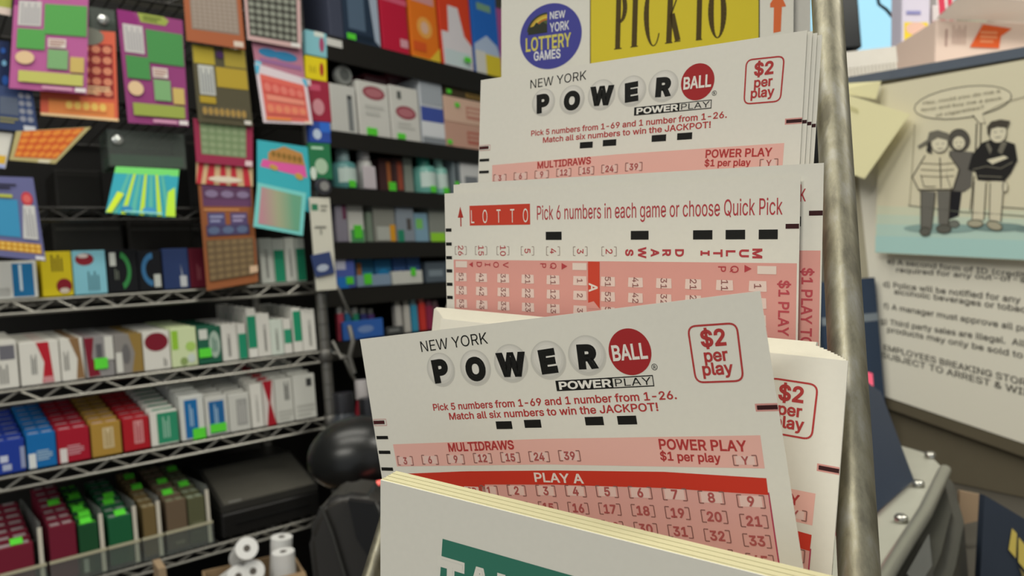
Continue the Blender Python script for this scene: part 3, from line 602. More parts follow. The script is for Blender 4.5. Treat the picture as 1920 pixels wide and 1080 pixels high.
# PICK 10 card
def pick_print(b):
    h1, h2, h3 = .03, .06, .09
    return b
bF = SB(); sheet(bF, 82.5, LEN, paper(WHITE), t=.5)
MFi = MF.inverted()
def onF(px, py, M=MF):
    d = ray(px, py); n = M.to_3x3().col[2]; p = M.translation; P = CAM+d*((p-CAM).dot(n)/d.dot(n)); q = M.inverted() @ P
    return (q.x*1000, -q.y*1000)
c0 = onF(1032, 68); cw = (onF(1090, 68)[0]-onF(974, 68)[0])/2; chh = (onF(1032, 130)[1]-onF(1032, 7)[1])/2
bF.ell(c0[0], c0[1], cw, chh, ink('#46479a'), .03, n=64)
rt = -.06
def seg(px0, py0, px1, py1): return onF(px0, py0), onF(px1, py1)
def onText(b, body, p0, p1, hpx, col, h, bold):
    a, c = seg(*p0, *p1); ch = abs(onF(p0[0], p0[1]-hpx)[1]-a[1]); b.textline(body, a, c, ch, ink(col), h, bold)
onText(bF, 'NEW', (1031, 36), (1060, 32.5), 13, '#e6e6e6', .06, .015)
onText(bF, 'YORK', (1031, 60), (1067, 55), 16, '#e6e6e6', .06, .015)
onText(bF, 'LOTTERY', (986, 97), (1071, 86), 24, '#d9cf62', .06, .02)
onText(bF, 'GAMES', (1001, 114), (1051, 108), 16, '#e6e6e6', .06, .02)
# sunrise arcs over a dark skyline in the roundel
A0 = onF(1026, 58); 
for k, (r, c) in enumerate(((38, '#39402c'), (34, '#c9a53c'), (30, '#d8c34a'), (26, '#b5702e'), (22, '#50603a'))):
    rx = A0[0]-onF(1026-r, 58)[0]; ry = A0[1]-onF(1026, 58-r*.92)[1]
    bF.ell(A0[0], A0[1], rx, ry, ink(c), .04+.006*k, n=20, a0=math.pi*1.02, a1=math.pi*1.5)
bF.poly([onF(990, 66), onF(992, 52), onF(1000, 50), onF(1006, 42), onF(1012, 47), onF(1018, 41), onF(1026, 46), onF(1026, 61)], ink('#2e3326'), .08)
bF.poly([onF(1107, -30), onF(1423, -40), onF(1423, 110), onF(1107, 150)], ink('#dcc832'), .03)
bF.line([onF(1107, -30), onF(1107, 150)], .3, ink('#6d5a20'), .04); bF.line([onF(1423.5, -30), onF(1423.5, 110)], .3, ink('#4a4630'), .04)
BK = ink('#4d3e14')
def stroke(pts, w):
    q = [onF(*p) for p in pts]
    bF.line(q, w, BK, .06)
def serif(x, y, l, s=-.12): stroke([(x-l, y-l*s), (x+l, y+l*s)], .32)
# tall narrow lettering: P I C K 1 0
stroke([(1158, 91), (1160.5, -16)], 1.45); serif(1158.5, 91.5, 7)
for i in range(14):
    a0 = -math.pi/2+math.pi*i/14; a1 = -math.pi/2+math.pi*(i+1)/14
    stroke([(1161+11*math.cos(a0), 13+29*math.sin(a0)), (1161+11*math.cos(a1), 13+29*math.sin(a1))], .4+.9*math.cos((a0+a1)/2))
stroke([(1189, 87), (1192, -20)], 1.5); serif(1189, 87.5, 7)
for i in range(30):
    a0 = math.radians(35+290*i/30); a1 = math.radians(35+290*(i+1)/30); am = (a0+a1)/2
    stroke([(1225+13*math.cos(a0), 30-56*math.sin(a0)), (1225+13*math.cos(a1), 30-56*math.sin(a1))], .35+1.1*max(0, -math.cos(am))**2)
stroke([(1254, 80), (1258, -24)], 1.5); serif(1254, 80.5, 7)
stroke([(1257, 32), (1275, -20)], .4); stroke([(1260, 26), (1271, 76)], 1.5); serif(1270, 77.5, 6)
stroke([(1310, 74), (1312, -10)], 1.4); serif(1310.5, 74.5, 6)
for i in range(36):
    a0 = 2*math.pi*i/36; a1 = 2*math.pi*(i+1)/36; am = (a0+a1)/2
    stroke([(1345+12*math.cos(a0), 22-49*math.sin(a0)), (1345+12*math.cos(a1), 22-49*math.sin(a1))], .35+1.15*abs(math.cos(am))**2)
bF.poly([onF(1450, 62), onF(1464, 59), onF(1466, 13), onF(1474, 12), onF(1471, 5), onF(1460, -18), onF(1444, 7), onF(1444, 14), onF(1451, 14)], ink('#e2703c'), .04)
tag(bF.build('game_card', MF), 'tall back card with round NEW YORK LOTTERY GAMES badge and yellow PICK 10 panel', 'card')
b = SB(); sheet(b, 82, LEN, paper('#d8d5cc'), t=.5)
tag(b.build('game_card', shift(MF, 4.6, .5, -2.2)), 'plain pale card edge showing behind the PICK 10 card next to the rod', 'card')

# TAKE card at the very front
bE = SB(); sheet(bE, W_, 72, paper(WHITE), t=.12)
def onE(px, py): return onF(px, py, ME)
g0 = onE(830, 1010); g1 = onE(1083, 1082)
sl = (g1[1]-g0[1])/(g1[0]-g0[0])
bE.poly([(g0[0], g0[1]), (72, g0[1]+sl*(72-g0[0])), (72, g0[1]+21), (g0[0]-1.2, g0[1]+21)], ink('#3c7c68'), .03)
u0 = onE(822, 1048)
hgt = 8.0
bE.text('TAKE 5', u0[0]-.2, u0[1]+hgt-.2, hgt, ink(WHITE), .06, width=27, bold=.03, rot=math.atan(sl))
tag(bE.build('take_slip', ME), 'white card lowest in view with a green band and white TAKE lettering', 'lottery slip')
b = MB()
for k in range(10):
    b.box(.0001*(k % 3), .083+.0001*(k % 2), -.0718, .00004*((k*5) % 3), -.00014-.00042*(k+1), -.00014-.00042*k, paper('#bdb793'))
tag(b.build('slip_pack', ME), 'stack of white slips with a bright top edge behind the green-banded card', 'slip pack')

# the rack itself
STEEL = mat('#a5a295', .46, .8, 'worn')
rk = empty('slip_rack', Matrix.Translation(cam3(20, 235, 150)))
tag(rk, 'worn steel rod rack holding the tiers of lottery slips on the counter', 'slip rack')
rki = rk.matrix_world.inverted()
def L(p): return rki @ p
def px3(px, py, z): return cam3((px-960)/F*z, (py-540)/F*z, z)
zc = ZC+.004
def tube_part(name, pts, r, parent, m=STEEL, r1=None, n=14):
    b = MB(); b.tube([L(p) for p in pts], r, m, n, r1); return b.build(name, None, parent, smooth=True)
pT, pB = px3(1547, -60, 157), px3(1614, 1130, 110.5)
dR = (pB-pT).normalized(); foot = pB+dR*.008; ft = Vector((foot.x, foot.y, zc))
pl_, pr_ = px3(1045, -60, 270), px3(693, 1090, 192)
dL = (pr_-pl_).normalized(); fl = pr_+dL*.02
tube_part('side_rod', [pT-dR*.03, pT, pT.lerp(pB, .33), pT.lerp(pB, .66), pB, foot, foot.lerp(ft, .5), ft], .003, rk, n=24)
tube_part('side_rod', [pl_-dL*.03, pl_, pl_.lerp(pr_, .5), pr_, fl, Vector((fl.x, fl.y, zc))], .0024, rk)
tube_part('top_rod', [pl_-dL*.03, pT-dR*.03], .0022, rk)
# tiers: a shallow tray under each pack
def tray(M, l, w=84, t0=-8, t1=3, name='tier_tray'):
    c = [M @ Vector((x/1000, -l/1000, z/1000)) for x, z in ((-1, t0), (w, t0), (w, t1), (-1, t1))]
    zz = min(p.z for p in c)-.0026
    c = [Vector((p.x, p.y, zz)) for p in c]
    b = MB(); b.prism([L(p) for p in c], Vector((0, 0, -.002)), mat('#77756c', .4, .7))
    p = c[0].lerp(c[1], .5); b.tube([L(p-Vector((0, 0, .001))), L(Vector((p.x, p.y, ZC+.002)))], .0012, STEEL, 8)
    b.build(name, None, rk)
tray(MA, 76.2, w=80, t1=1, t0=-1.5); tray(MD, 70.2, w=80, t0=-7, t1=0); tray(MCk, 73, w=75, t0=-3, t1=1); tray(MBk, 203.5, t0=-3, t1=1); tray(MF, 203, t0=-4, t1=1); tray(ME, 72.2, w=80, t0=-5, t1=.5)
# black rubber loop bracket behind the upper pack
b = MB()
pts = [px3(1500+26*math.cos(a), 215+105*math.sin(a), 168) for a in [i/16*2*math.pi for i in range(17)]]
b.tube([L(p) for p in pts], .0028, mat('#1c1b1a', .5), 10); b.build('rubber_loop', None, rk, smooth=True)

# ================================================================== cigarette shelving (wire shelves) 
PL = Plane((-.643, 1.0, 0), (.7716, .636))
PR = Plane((-.3514, 1.45, 0), (.6428, .766))
CHR = mat('#8d8b84', .35, .8); BLACK = mat('#171614', .5); BLKG = mat('#1b1a19', .28)
ZL = {0: 1.513, 1: 1.3885, 2: 1.271, 3: 1.160, 4: 1.000, -1: 1.665, -2: 1.84}
SL0, SL1, DL = -.50, .405, .30
unit = empty('wire_shelving', PL.mw(0, 0)); tag(unit, 'grey wire shelving unit stocked with cigarette packs, zigzag shelf edges', 'shelving')
# unit frame: x along shelf, y up, z to the viewer
for z in (ZL[-2], ZL[-1], ZL[0], ZL[1], ZL[2], ZL[3], ZL[4], .45):
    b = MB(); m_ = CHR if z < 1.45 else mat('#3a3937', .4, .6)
    h = .0165 if z > 1.02 else .012
    b.tube([(SL0, z-.0025, 0), (SL1, z-.0025, 0)], .0023, m_, 8); b.tube([(SL0, z-h-.0025, 0), (SL1, z-h-.0025, 0)], .0023, m_, 8)
    n = 18; st = (SL1-SL0)/n
    for i in range(n):
        xa = SL0+i*st
        b.tube([(xa, z-h-.002, 0), (xa+st/2, z-.003, 0)], .0016, m_, 6); b.tube([(xa+st/2, z-.003, 0), (xa+st, z-h-.002, 0)], .0016, m_, 6)
    for i in range(46): b.tube([(SL0+.01+i*(SL1-SL0-.02)/45, z-.002, 0), (SL0+.01+i*(SL1-SL0-.02)/45, z-.002, -DL)], .0012, m_, 5)
    b.tube([(SL0, z-.0025, -DL), (SL1, z-.0025, -DL)], .0023, m_, 8)
    b.build('shelf', None, unit)
for x in (SL0-.009, SL1+.009):
    for z in (0, -DL):
        b = MB(); b.tube([(x, .004, z), (x, 1.95, z)], .0088, mat('#7d7b76', .4, .7), 14)
        for k in range(76): b.lathe([(.0088, -.0008), (.0095, -.0004), (.0095, .0004), (.0088, .0008)], (x, .02+k*.0254, z), mat('#5b5a56', .4, .7), 12)
        b.build('post', None, unit, smooth=True)
b = MB(); b.box(SL0, SL1, .3, 1.93, -DL-.012, -DL-.006, mat('#12110f', .8)); b.build('back_panel', None, unit)
# brackets at the shelf corners by the post
for z in (ZL[1], ZL[2], ZL[3]):
    b = MB(); x = SL1+.009
    b.lathe([(.0105, -.02), (.0125, -.018), (.0125, .0), (.0105, .002)], (x, z, 0), mat('#6c6a66', .4, .7), 16)
    b.tube([(x+.006, z-.004, .004), (x+.026, z-.012, .012), (x+.036, z-.045, .016), (x+.05, z-.065, .01)], .003, mat('#77756f', .4, .7), 8)
    b.build('bracket', None, unit, smooth=True)

def carton(PLN, x0, x1, yt, z0, depth, color, spec, name, label, cat, group=None, off=-.006, sticker=None, bev=.0012, ym=None, yb=None, queue=0, qlabel=None, rise=.0, tilt=0, gap=.0005, qgap=.0012, top=None):
    xm = (x0+x1)/2; ym = ym or yt+35
    a0 = PLN.sz(x0, ym, off)[0]; a1 = PLN.sz(x1, ym, off)[0]; z1 = PLN.sz(xm, yt, off)[1]
    if z0 is None: z0 = PLN.sz(xm, yb, off)[1]
    w, h = a1-a0-2*gap, z1-z0
    M = PLN.mw(a0+gap, z0+.0004, off)
    if tilt: M = M @ Matrix.Rotation(tilt, 4, 'Z')
    b = MB(); b.box(0, w, 0, h, -depth, 0, ink(color), min(bev, depth/4, w/5))
    prints(b, spec, w, h, .00025)
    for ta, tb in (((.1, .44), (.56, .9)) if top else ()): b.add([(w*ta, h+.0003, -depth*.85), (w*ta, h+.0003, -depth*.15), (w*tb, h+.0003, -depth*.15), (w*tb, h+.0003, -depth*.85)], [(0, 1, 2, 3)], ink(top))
    o = b.build(name, M); tag(o, label, cat, group); kids = []
    for st in (sticker or ()):
        c = st[4] if len(st) > 4 else '#5fe23c'
        q = MB(); q.box(st[0]*w, st[2]*w, st[1]*h, st[3]*h, .0012, .0022, mat(c, .5)); k = q.build('price_sticker', None, o); kids.append(k)
        if len(st) <= 4: k['label'] = 'bright green price sticker'
    for i in range(queue):
        c = o.copy(); COL.objects.link(c); c.matrix_world = M @ Matrix.Translation((0, rise*(i+1), -(i+1)*(depth+qgap)))
        c['label'] = qlabel; c['group'] = group or qlabel
    return o
CP = 'cigarette pack'
def white_v(a=.42, c='#5a5a58'): return [('vbars', a-.1, .12, a+.1, .75, 3, c)]
# ---- shelf row 1 (cartons under the hanging tickets)
rowA = [
 (-22, 71, 490, '#dcdcd6', [('r', .48, .05, .92, .93, '#2273a8'), ('r', .62, .2, .68, .9, '#cfe0e8'), ('r', .05, .1, .4, .3, '#b9b9b4')], 'white carton with blue panels on the top wire shelf edge, cut by the frame', 'carton'),
 (77, 136, 472, '#dac520', [('vbars', .3, .55, .72, .93, 4, '#7a6a1a'), ('e', .7, .22, .26, .17, '#8a1f2c'), ('e', .7, .12, .16, .06, '#d9cdbb')], 'yellow carton with a dark red oval on the wire shelf', 'carton'),
 (136, 200, 470, '#8acbdc', [('e', .36, .8, .28, .14, '#8f2531'), ('e', .32, .88, .16, .05, '#ddd2cc'), ('vbars', .4, .08, .78, .52, 4, '#5c8b98')], 'light blue carton with a dark red oval on the wire shelf', 'carton'),
 (201, 259, 468, '#15171b', [('a', .35, .5, .42, .46, '#3b8f4c', -1.2, 1.3, .7), ('r', .08, .62, .28, .93, '#cfd3cc'), ('vbars', .2, .3, .36, .55, 2, '#6d7468')], 'black carton with a green curve on the wire shelf', 'carton'),
 (259, 305, 470, '#14161c', [('a', .62, .52, .5, .42, '#3e78a8', 1.6, 4.6, .66), ('r', .62, .08, .9, .4, '#cfd3cc')], 'black carton with a blue curve on the wire shelf', 'carton'),
 (305, 355, 466, '#2d3f6c', [('r', .62, .05, .88, .32, '#c9cdd0'), ('p', [(.7, .32), (.66, .62), (.74, .32)], '#b9c0cc')], 'dark blue carton beside the black cartons', 'carton'),
 (355, 386, 466, '#64182a', [('vbars', .4, .2, .7, .6, 2, '#8d4a52')], 'dark red carton next to the dark blue carton', 'carton'),
 (386, 480, 480, '#71593c', [('r', .1, .1, .9, .4, '#8b7350')], 'brown carton mostly hidden by the brown hanging ticket', 'carton'),
 (487, 512, 447, '#d3d6cd', white_v(.5), 'white menthol carton with grey upright lettering, first of four', 'carton'),
 (512, 534, 448, '#d3d6cd', [('r', .05, .02, .95, .74, '#23936d')], 'green and white carton between two white cartons', 'carton'),
 (534, 554, 446, '#cfd1c8', white_v(.5), 'white carton with grey upright lettering between two green ones', 'carton'),
 (554, 573, 447, '#c9cdc3', [('r', .05, .02, .95, .76, '#20815f')], 'green and white carton nearest the shelf post', 'carton')]
for x0, x1, yt, c, sp, lb, ct in rowA: carton(PL, x0, x1, yt, ZL[1]+.001, .10, c, sp, 'cigarette_carton', lb, ct)
# ---- shelf row 2
W0 = '#dad8d0'
rowB = [
 (-30, 34, 640, W0, [('r', .45, .6, .92, .9, '#6d6c74'), ('vbars', .4, .1, .7, .5, 3, '#8b8a86')], [], 'white and grey pack at the frame edge'),
 (36, 113, 640, W0, [('p', [(.42, .97), (.74, .97), (.82, .03), (.52, .03), (.6, .5)], '#b3202f'), ('vbars', .26, .25, .42, .7, 3, '#8a8a86'), ('r', .55, .03, .8, .17, '#c88b8f')], [], 'white pack with a red bow shape'),
 (113, 158, 634, W0, [('p', [(.38, 1), (.82, 1), (.98, .03), (.62, .03), (.72, .5)], '#8a6a48'), ('vbars', .1, .25, .36, .7, 3, '#8f8d88')], [], 'white pack with a brown bow shape'),
 (158, 214, 630, '#8f8c8c', [('p', [(0, .97), (.34, .97), (.24, .5), (.5, .05), (.1, .03)], '#7d1c2e'), ('r', .4, .35, .6, .8, '#5d5c60'), ('r', .7, .4, 1, .97, '#d6d5cd')], [(.3, .2, .76, .46)], 'grey and dark red pack with a green sticker'),
 (214, 268, 626, '#8b8783', [('p', [(.52, 1), (1, 1), (1, .03), (.58, .03), (.72, .5)], '#94793f'), ('r', .04, .05, .26, .55, '#d6d5cd'), ('e', .4, .5, .14, .25, '#6c6a6a')], [], 'grey and tan pack'),
 (268, 320, 621, W0, [('e', .5, .72, .44, .24, '#7b1c2c'), ('vbars', .7, .08, .85, .3, 2, '#8b8a84')], [], 'white pack with a dark red oval'),
 (320, 370, 614, '#cfdcae', [('r', .04, .45, .28, .93, '#93c33c'), ('e', .75, .5, .2, .12, '#a8cc66'), ('e', .45, .14, .14, .1, '#8aa060'), ('e', .75, .2, .16, .12, '#c9d4cc')], [], 'lime green and white pack'),
 (371, 416, 612, '#24604a', [('r', .06, .66, .42, .93, '#d3d6cd'), ('e', .7, .5, .24, .36, '#a9bcae'), ('vbars', .58, .3, .82, .7, 2, '#5d8474')], [(.0, .18, .52, .42)], 'dark green pack with white oval and green sticker'),
 (416, 446, 609, W0, white_v(.45, '#4b4b46'), [], 'white pack with dark upright lettering'),
 (446, 463, 607, W0, [('r', .05, .02, 1, .72, '#248f6b')], [], 'half green half white short pack'),
 (463, 481, 578, W0, [('r', .0, .2, .95, .84, '#238e6a'), ('r', .2, .02, .9, .16, '#e4e3dc')], [], 'tall green pack with white ends'),
 (481, 507, 588, W0, white_v(.6, '#55554f'), [], 'tall white pack with upright lettering'),
 (507, 532, 600, '#cfd8cd', white_v(.5, '#6a6d64'), [], 'pale green white pack'),
 (532, 548, 598, W0, [('r', .05, .3, .95, .7, '#2b9470')], [], 'white pack with a green block'),
 (548, 566, 577, W0, [('r', .1, .25, .95, .92, '#219069')], [], 'tall white pack with a green panel'),
 (566, 592, 580, W0, white_v(.55, '#6d6e66'), [], 'white pack closest to the post')]
for x0, x1, yt, c, sp, st, lb in rowB:
    carton(PL, x0, x1, yt, ZL[2]+.001, .023, c, sp, 'cigarette_pack', lb+' in the middle pack row', CP, None, sticker=st, queue=5, qlabel='queued behind the '+lb+' in middle row', rise=.0022)
rowC = [
 (-22, 49, 826, '#1f3a96', [('r', .3, .35, .52, .55, '#c4cade'), ('r', .35, .1, .6, .28, '#a9b2cc'), ('r', .86, .1, .99, .75, '#8d97b8')], [], 'royal blue pack', '#8b95c2'),
 (50, 107, 812, '#1468aa', [('r', .04, .02, .28, .44, '#d8dcdc'), ('bars', .32, .2, .85, .52, 4, '#9ab6cc')], [], 'bright blue pack', '#a7b6d6'),
 (107, 170, 803, '#a0182c', [('r', .06, .02, .28, .44, '#d8d2d0'), ('bars', .3, .2, .8, .52, 4, '#c98f98')], [], 'crimson pack', '#d9a6b0'),
 (171, 229, 792, '#a8843a', [('r', .38, .22, .74, .84, '#cdbb95'), ('vbars', .42, .26, .7, .8, 3, '#a88f5c')], [], 'gold pack', '#d8b8a8'),
 (231, 282, 783, '#a81c26', [('r', .4, .2, .76, .9, '#cf8f90'), ('vbars', .44, .25, .72, .85, 3, '#b3555a')], [], 'red pack', '#c98c92'),
 (282, 335, 770, W0, [('r', .24, .05, 1, .94, '#2f8c68'), ('vbars', .42, .2, .72, .82, 3, '#93bfa9')], [], 'white and green pack', '#b7c8c0'),
 (337, 384, 741, '#d0d2cd', [('r', .18, .04, .72, .9, '#1c6aa8'), ('vbars', .36, .3, .54, .8, 2, '#9ebdd4')], [(.45, .0, .98, .24)], 'blue-panelled white pack with a green sticker', None),
 (385, 429, 743, '#c9c9c3', [('r', .15, .05, .82, .88, '#21629c'), ('vbars', .36, .3, .56, .8, 2, '#9ebdd4')], [(.15, .08, .85, .3)], 'second blue-panelled pack with a green sticker', None),
 (429, 470, 738, '#c8c8c1', [('r', .35, .15, .85, .85, '#9c9c98'), ('vbars', .4, .2, .8, .8, 4, '#b5b4b0')], [], 'white pack with a grey square', None),
 (470, 493, 720, W0, white_v(.5, '#a2a19a'), [], 'narrow white pack', None),
 (493, 516, 714, '#cfc8c2', [('p', [(0, 1), (.85, 1), (.6, .5), (1, 0), (.2, 0), (.45, .5)], '#a01a28')], [], 'white pack with a red bow band', None),
 (516, 550, 710, '#c8c8c0', [('vbars', .5, .5, .8, .92, 3, '#3f4040'), ('bars', .1, .05, .9, .3, 3, '#b4b4ac')], [], 'white pack with dark small print', None),
 (550, 592, 702, '#cbcbc3', [('r', .6, .72, .85, .9, '#3a3b3a'), ('bars', .1, .05, .9, .35, 3, '#b4b4ac')], [], 'white pack with one dark mark by the post', None)]
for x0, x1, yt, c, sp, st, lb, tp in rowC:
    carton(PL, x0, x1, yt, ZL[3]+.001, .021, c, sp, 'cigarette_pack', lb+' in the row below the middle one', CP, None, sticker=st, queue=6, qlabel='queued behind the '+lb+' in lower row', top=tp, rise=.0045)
rowD = [
 (-8, 66, 1024, '#701d30', [], 'wine red pack, first in the lowest row', '#b0a2a4'), (92, 145, 984, '#6e1c30', [], 'wine red pack beside the dark green ones', '#b09ea0'),
 (148, 187, 982, '#1d4a2c', [('r', .15, .02, .4, .3, '#cfd0c6')], 'dark green pack beside the wine red one', '#5fd23c'),
 (203, 251, 968, '#1c5b38', [], 'mid green pack', '#93a59c'), (268, 297, 950, '#6d5c3a', [], 'golden brown pack', '#a99f80'),
 (312, 352, 938, '#675745', [('r', .35, .1, .8, .16, '#9a8f78')], 'brown pack', '#8d8f74'), (353, 387, 932, '#57583f', [('bars', .2, .2, .8, .5, 3, '#6a6b52')], 'olive pack', '#9aa58e')]
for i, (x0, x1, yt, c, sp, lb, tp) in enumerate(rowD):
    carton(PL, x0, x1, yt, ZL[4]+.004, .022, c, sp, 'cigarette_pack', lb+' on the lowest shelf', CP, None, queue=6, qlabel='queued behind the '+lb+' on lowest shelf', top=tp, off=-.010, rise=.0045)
# clear pusher trays with pale dividers on the lowest shelf
for i, (xa, xb) in enumerate(((-8, 84), (88, 199.5), (200, 263), (265, 308), (309.5, 401))):
    a0 = PL.sz(xa, 1000, -.008)[0]; a1 = PL.sz(xb, 1000, -.008)[0]
    t = empty('pusher_tray', PL.mw(a0, ZL[4]+.0005, -.004)); w = a1-a0
    tag(t, ['clear pusher tray holding the first wine red packs', 'clear pusher tray holding wine red and dark green packs', 'clear pusher tray holding mid green packs', 'clear pusher tray holding golden brown packs', 'clear pusher tray holding brown and olive packs'][i], 'tray', 'pusher trays on the lowest shelf')
    b = MB(); b.box(0, w-.001, 0, .002, -.2, 0, mat('#dfe6e2', .1, 0, 'clear')); b.build('tray_floor', None, t)
    b = MB(); b.box(0, w-.001, .002, .034, -.0025, -.001, mat('#dfe6e2', .08, 0, 'clear')); b.box(0, w-.001, .030, .034, -.0027, -.0008, mat('#b9b49a', .2)); b.build('front_lip', None, t)
    b = MB(); b.poly; b.prism([(w-.0075, .002, -.004), (w-.0045, .002, -.004), (w-.0045, .088, -.004), (w-.0075, .088, -.004)], Vector((0, 0, -.19)), mat('#e3e9e6', .1, .1, 'clear')); b.box(w-.0085, w-.0035, .002, .082, -.0038, -.002, mat('#cfc9ba', .4)); b.build('divider', None, t)
# green price flags lying on the packs of the lowest row
for i, (c_, k, dx) in enumerate(((0, 0, .3), (1, 3, .2), (2, 0, -.1), (2, 1, .1), (2, 2, -.2), (2, 4, .1), (3, 0, .2), (3, 2, -.2), (3, 3, .2), (4, 3, .2), (4, 5, .2), (5, 1, -.2), (5, 3, .2), (6, 2, -.1), (6, 5, .1))):
    x0, x1, yt = rowD[c_][:3]; xm = (x0+x1)/2+dx*(x1-x0)*.5
    a, z = PL.sz(xm, yt, -.010); a = PL.sz((x0+x1)/2, yt+35, -.010)[0]+dx*.012; z = PL.sz((x0+x1)/2, yt, -.010)[1]
    off = -.010-k*.0232-.004
    b = MB(); b.prism([(-.007, 0, 0), (.007, 0, 0), (.007, .006, -.010), (-.007, .006, -.010)], Vector((0, .0006, .0004)), mat('#5fe23c', .5))
    tag(b.build('price_flag', PL.mw(a, z+.0045*k+.0008, off)), 'bright green price flag lying on the lowest-shelf packs', 'price tag', 'green price flags on the lowest shelf')

# dark cases behind the hanging tickets
for i, (x0, x1, yt, yb, z0, c) in enumerate(((95, 235, 412, 0, ZL[1], '#1d1c1a'), (238, 366, 414, 0, ZL[1], '#201e1b'), (100, 196, 318, 0, ZL[0], '#232220'), (346, 372, 250, 0, ZL[0], '#1a1a1a'))):
    carton(PL, x0, x1, yt, z0+.001, .09, c, [('r', .05, .86, .95, .9, '#33322f')], 'storage_case', ['matt black case behind the blue-green ticket, nearer the frame edge', 'matt black case under the blue-green ticket', 'dark grey case on the shelf above the black cases', 'narrow black case beside the gold ticket column'][i], 'case', off=-.12, bev=.004, gap=.002)

# ---- scratch tickets hanging in front of the shelves
class Quad(MB):
    def __init__(s, c):       # corners bl, br, tr, tl as points
        s.c = c; s.o = (c[0]+c[1])/2; s.nn = (c[1]-c[0]).cross(c[3]-c[0]).normalized()
        super().__init__(s.at)
    def at(s, x, y, h):
        a, b_, c, d = s.c
        return a*(1-x)*(1-y)+b_*x*(1-y)+c*x*y+d*(1-x)*y+s.nn*h-s.o
    def slab(s, m, t):
        f = [s.at(x, y, 0) for x, y in ((0, 0), (1, 0), (1, 1), (0, 1))]; g = [s.at(x, y, -t) for x, y in ((0, 0), (1, 0), (1, 1), (0, 1))]
        s.add(f+g, [(0, 1, 2, 3), (7, 6, 5, 4), (4, 5, 1, 0), (5, 6, 2, 1), (6, 7, 3, 2), (7, 4, 0, 3)], m)
def quadthing(PLN, px, off, tone, spec, name, label, cat, group=None, t=.0006, step=.0002, m=None, offs=None):
    cs = [PLN.hit(x, y, (offs[i] if offs else off)) for i, (x, y) in enumerate(px)]
    q = Quad(cs); q.slab(m or ink(tone), t); prints(q, spec, 1, 1, step)
    o = q.build(name, Matrix.Translation(q.o)); tag(o, label, cat, group); return o
PUR, GRN, LIME = '#a8377f', '#58a454', '#b0b858'
def cash(tone_g, tone_l):
    return [('p', [(.0, 1), (.22, 1), (.3, .93), (.28, .84), (.0, .83)], '#8e2c76'), ('p', [(.3, 1), (.7, 1), (.78, .97), (.72, .92), (.34, .92)], tone_l),
            ('bars', .38, .935, .66, .985, 2, '#5e6b2c'), ('r', .06, .63, .36, .88, '#c9c6c4'), ('vbars', .09, .65, .34, .86, 6, '#a9a7ab'),
            ('r', .4, .56, .98, .86, tone_g), ('r', .06, .4, .42, .6, tone_g), ('r', .46, .43, .7, .52, '#ddd3cc'), ('bars', .48, .44, .68, .51, 3, '#b48a80'),
            ('r', .46, .22, .73, .41, '#7fae78'), ('r', .76, .2, .95, .35, '#cdb46a'), ('e', .17, .31, .12, .065, '#e2c39a'),
            ('r', .1, .07, .94, .18, tone_l), ('r', .4, .015, .8, .045, '#d49ab9'), ('r', .83, .01, .98, .05, '#e8dfe0')]
TK = 'scratch ticket'
quadthing(PL, [(17, 165), (163, 177), (166, -14), (28, -22)], .055, '#b8609a', cash(GRN, '#c4c46a'), 'scratch_ticket', 'purple scratch ticket with green blocks overlapping the orange ticket', TK)
quadthing(PL, [(76, 216), (222, 228), (216, 60), (74, 50)], .04, '#d8654c', [('r', .1, .03, .95, .2, '#ea8f50'), ('dots', .5, .25, .95, .85, 3, 5, '#d88a6c', '#8e2a2c'), ('e', .62, .93, .22, .1, '#7d7f74'), ('bars', .15, .28, .9, .38, 3, '#eec79a'), ('dots', .3, .08, .85, .2, 5, 1, '#f0c96a', '#ea8f50'), ('r', .0, 0, 1, .03, '#f0d0a0')], 'scratch_ticket', 'red and orange scratch ticket partly under the purple one', TK)
quadthing(PL, [(240, 230), (354, 238), (342, 38), (219, 17)], .045, '#93407a', cash('#4a9150', '#9caa50'), 'scratch_ticket', 'dark purple scratch ticket with green blocks hanging over black shelf', TK)
quadthing(PL, [(350, 76), (460, 93), (451, -10), (343, -18)], .05, '#a8603e', [('r', .1, .25, .92, 1, '#938478'), ('dots', .12, .28, .9, .98, 9, 9, '#a3968b', '#938478'), ('r', .8, .03, .97, .13, '#d8c9bb')], 'scratch_ticket', 'rust brown scratch ticket with a grey scratch area', TK)
quadthing(PL, [(372, 228), (474, 238), (460, 95), (358, 82)], .04, '#55503c', [('r', .02, .76, .4, .99, '#b5a236'), ('r', .58, .76, .98, 1, '#a8963a'), ('r', .4, .48, .98, .74, '#b39a34'), ('r', .08, .36, .36, .74, '#c4c6c0'), ('vbars', .1, .38, .34, .7, 5, '#8f9296'), ('r', .06, .25, .35, .34, '#b0962e'), ('dots', .08, .08, .9, .22, 8, 1, '#a8894a', '#5e5743'), ('e', .5, .9, .07, .05, '#4a2c5c'), ('r', .84, .02, .97, .07, '#d8d4cc')], 'scratch_ticket', 'gold and dark scratch ticket below the rust brown one', TK)
quadthing(PL, [(368, 304), (474, 314), (474, 232), (362, 222)], .035, '#9c3050', [('dots', .1, .2, .88, 1.0, 6, 5, '#8fa07c', '#7a8f68'), ('r', .86, .02, .99, .14, '#e3c9cc')], 'scratch_ticket', 'maroon scratch ticket with rows of grey green dots', TK)
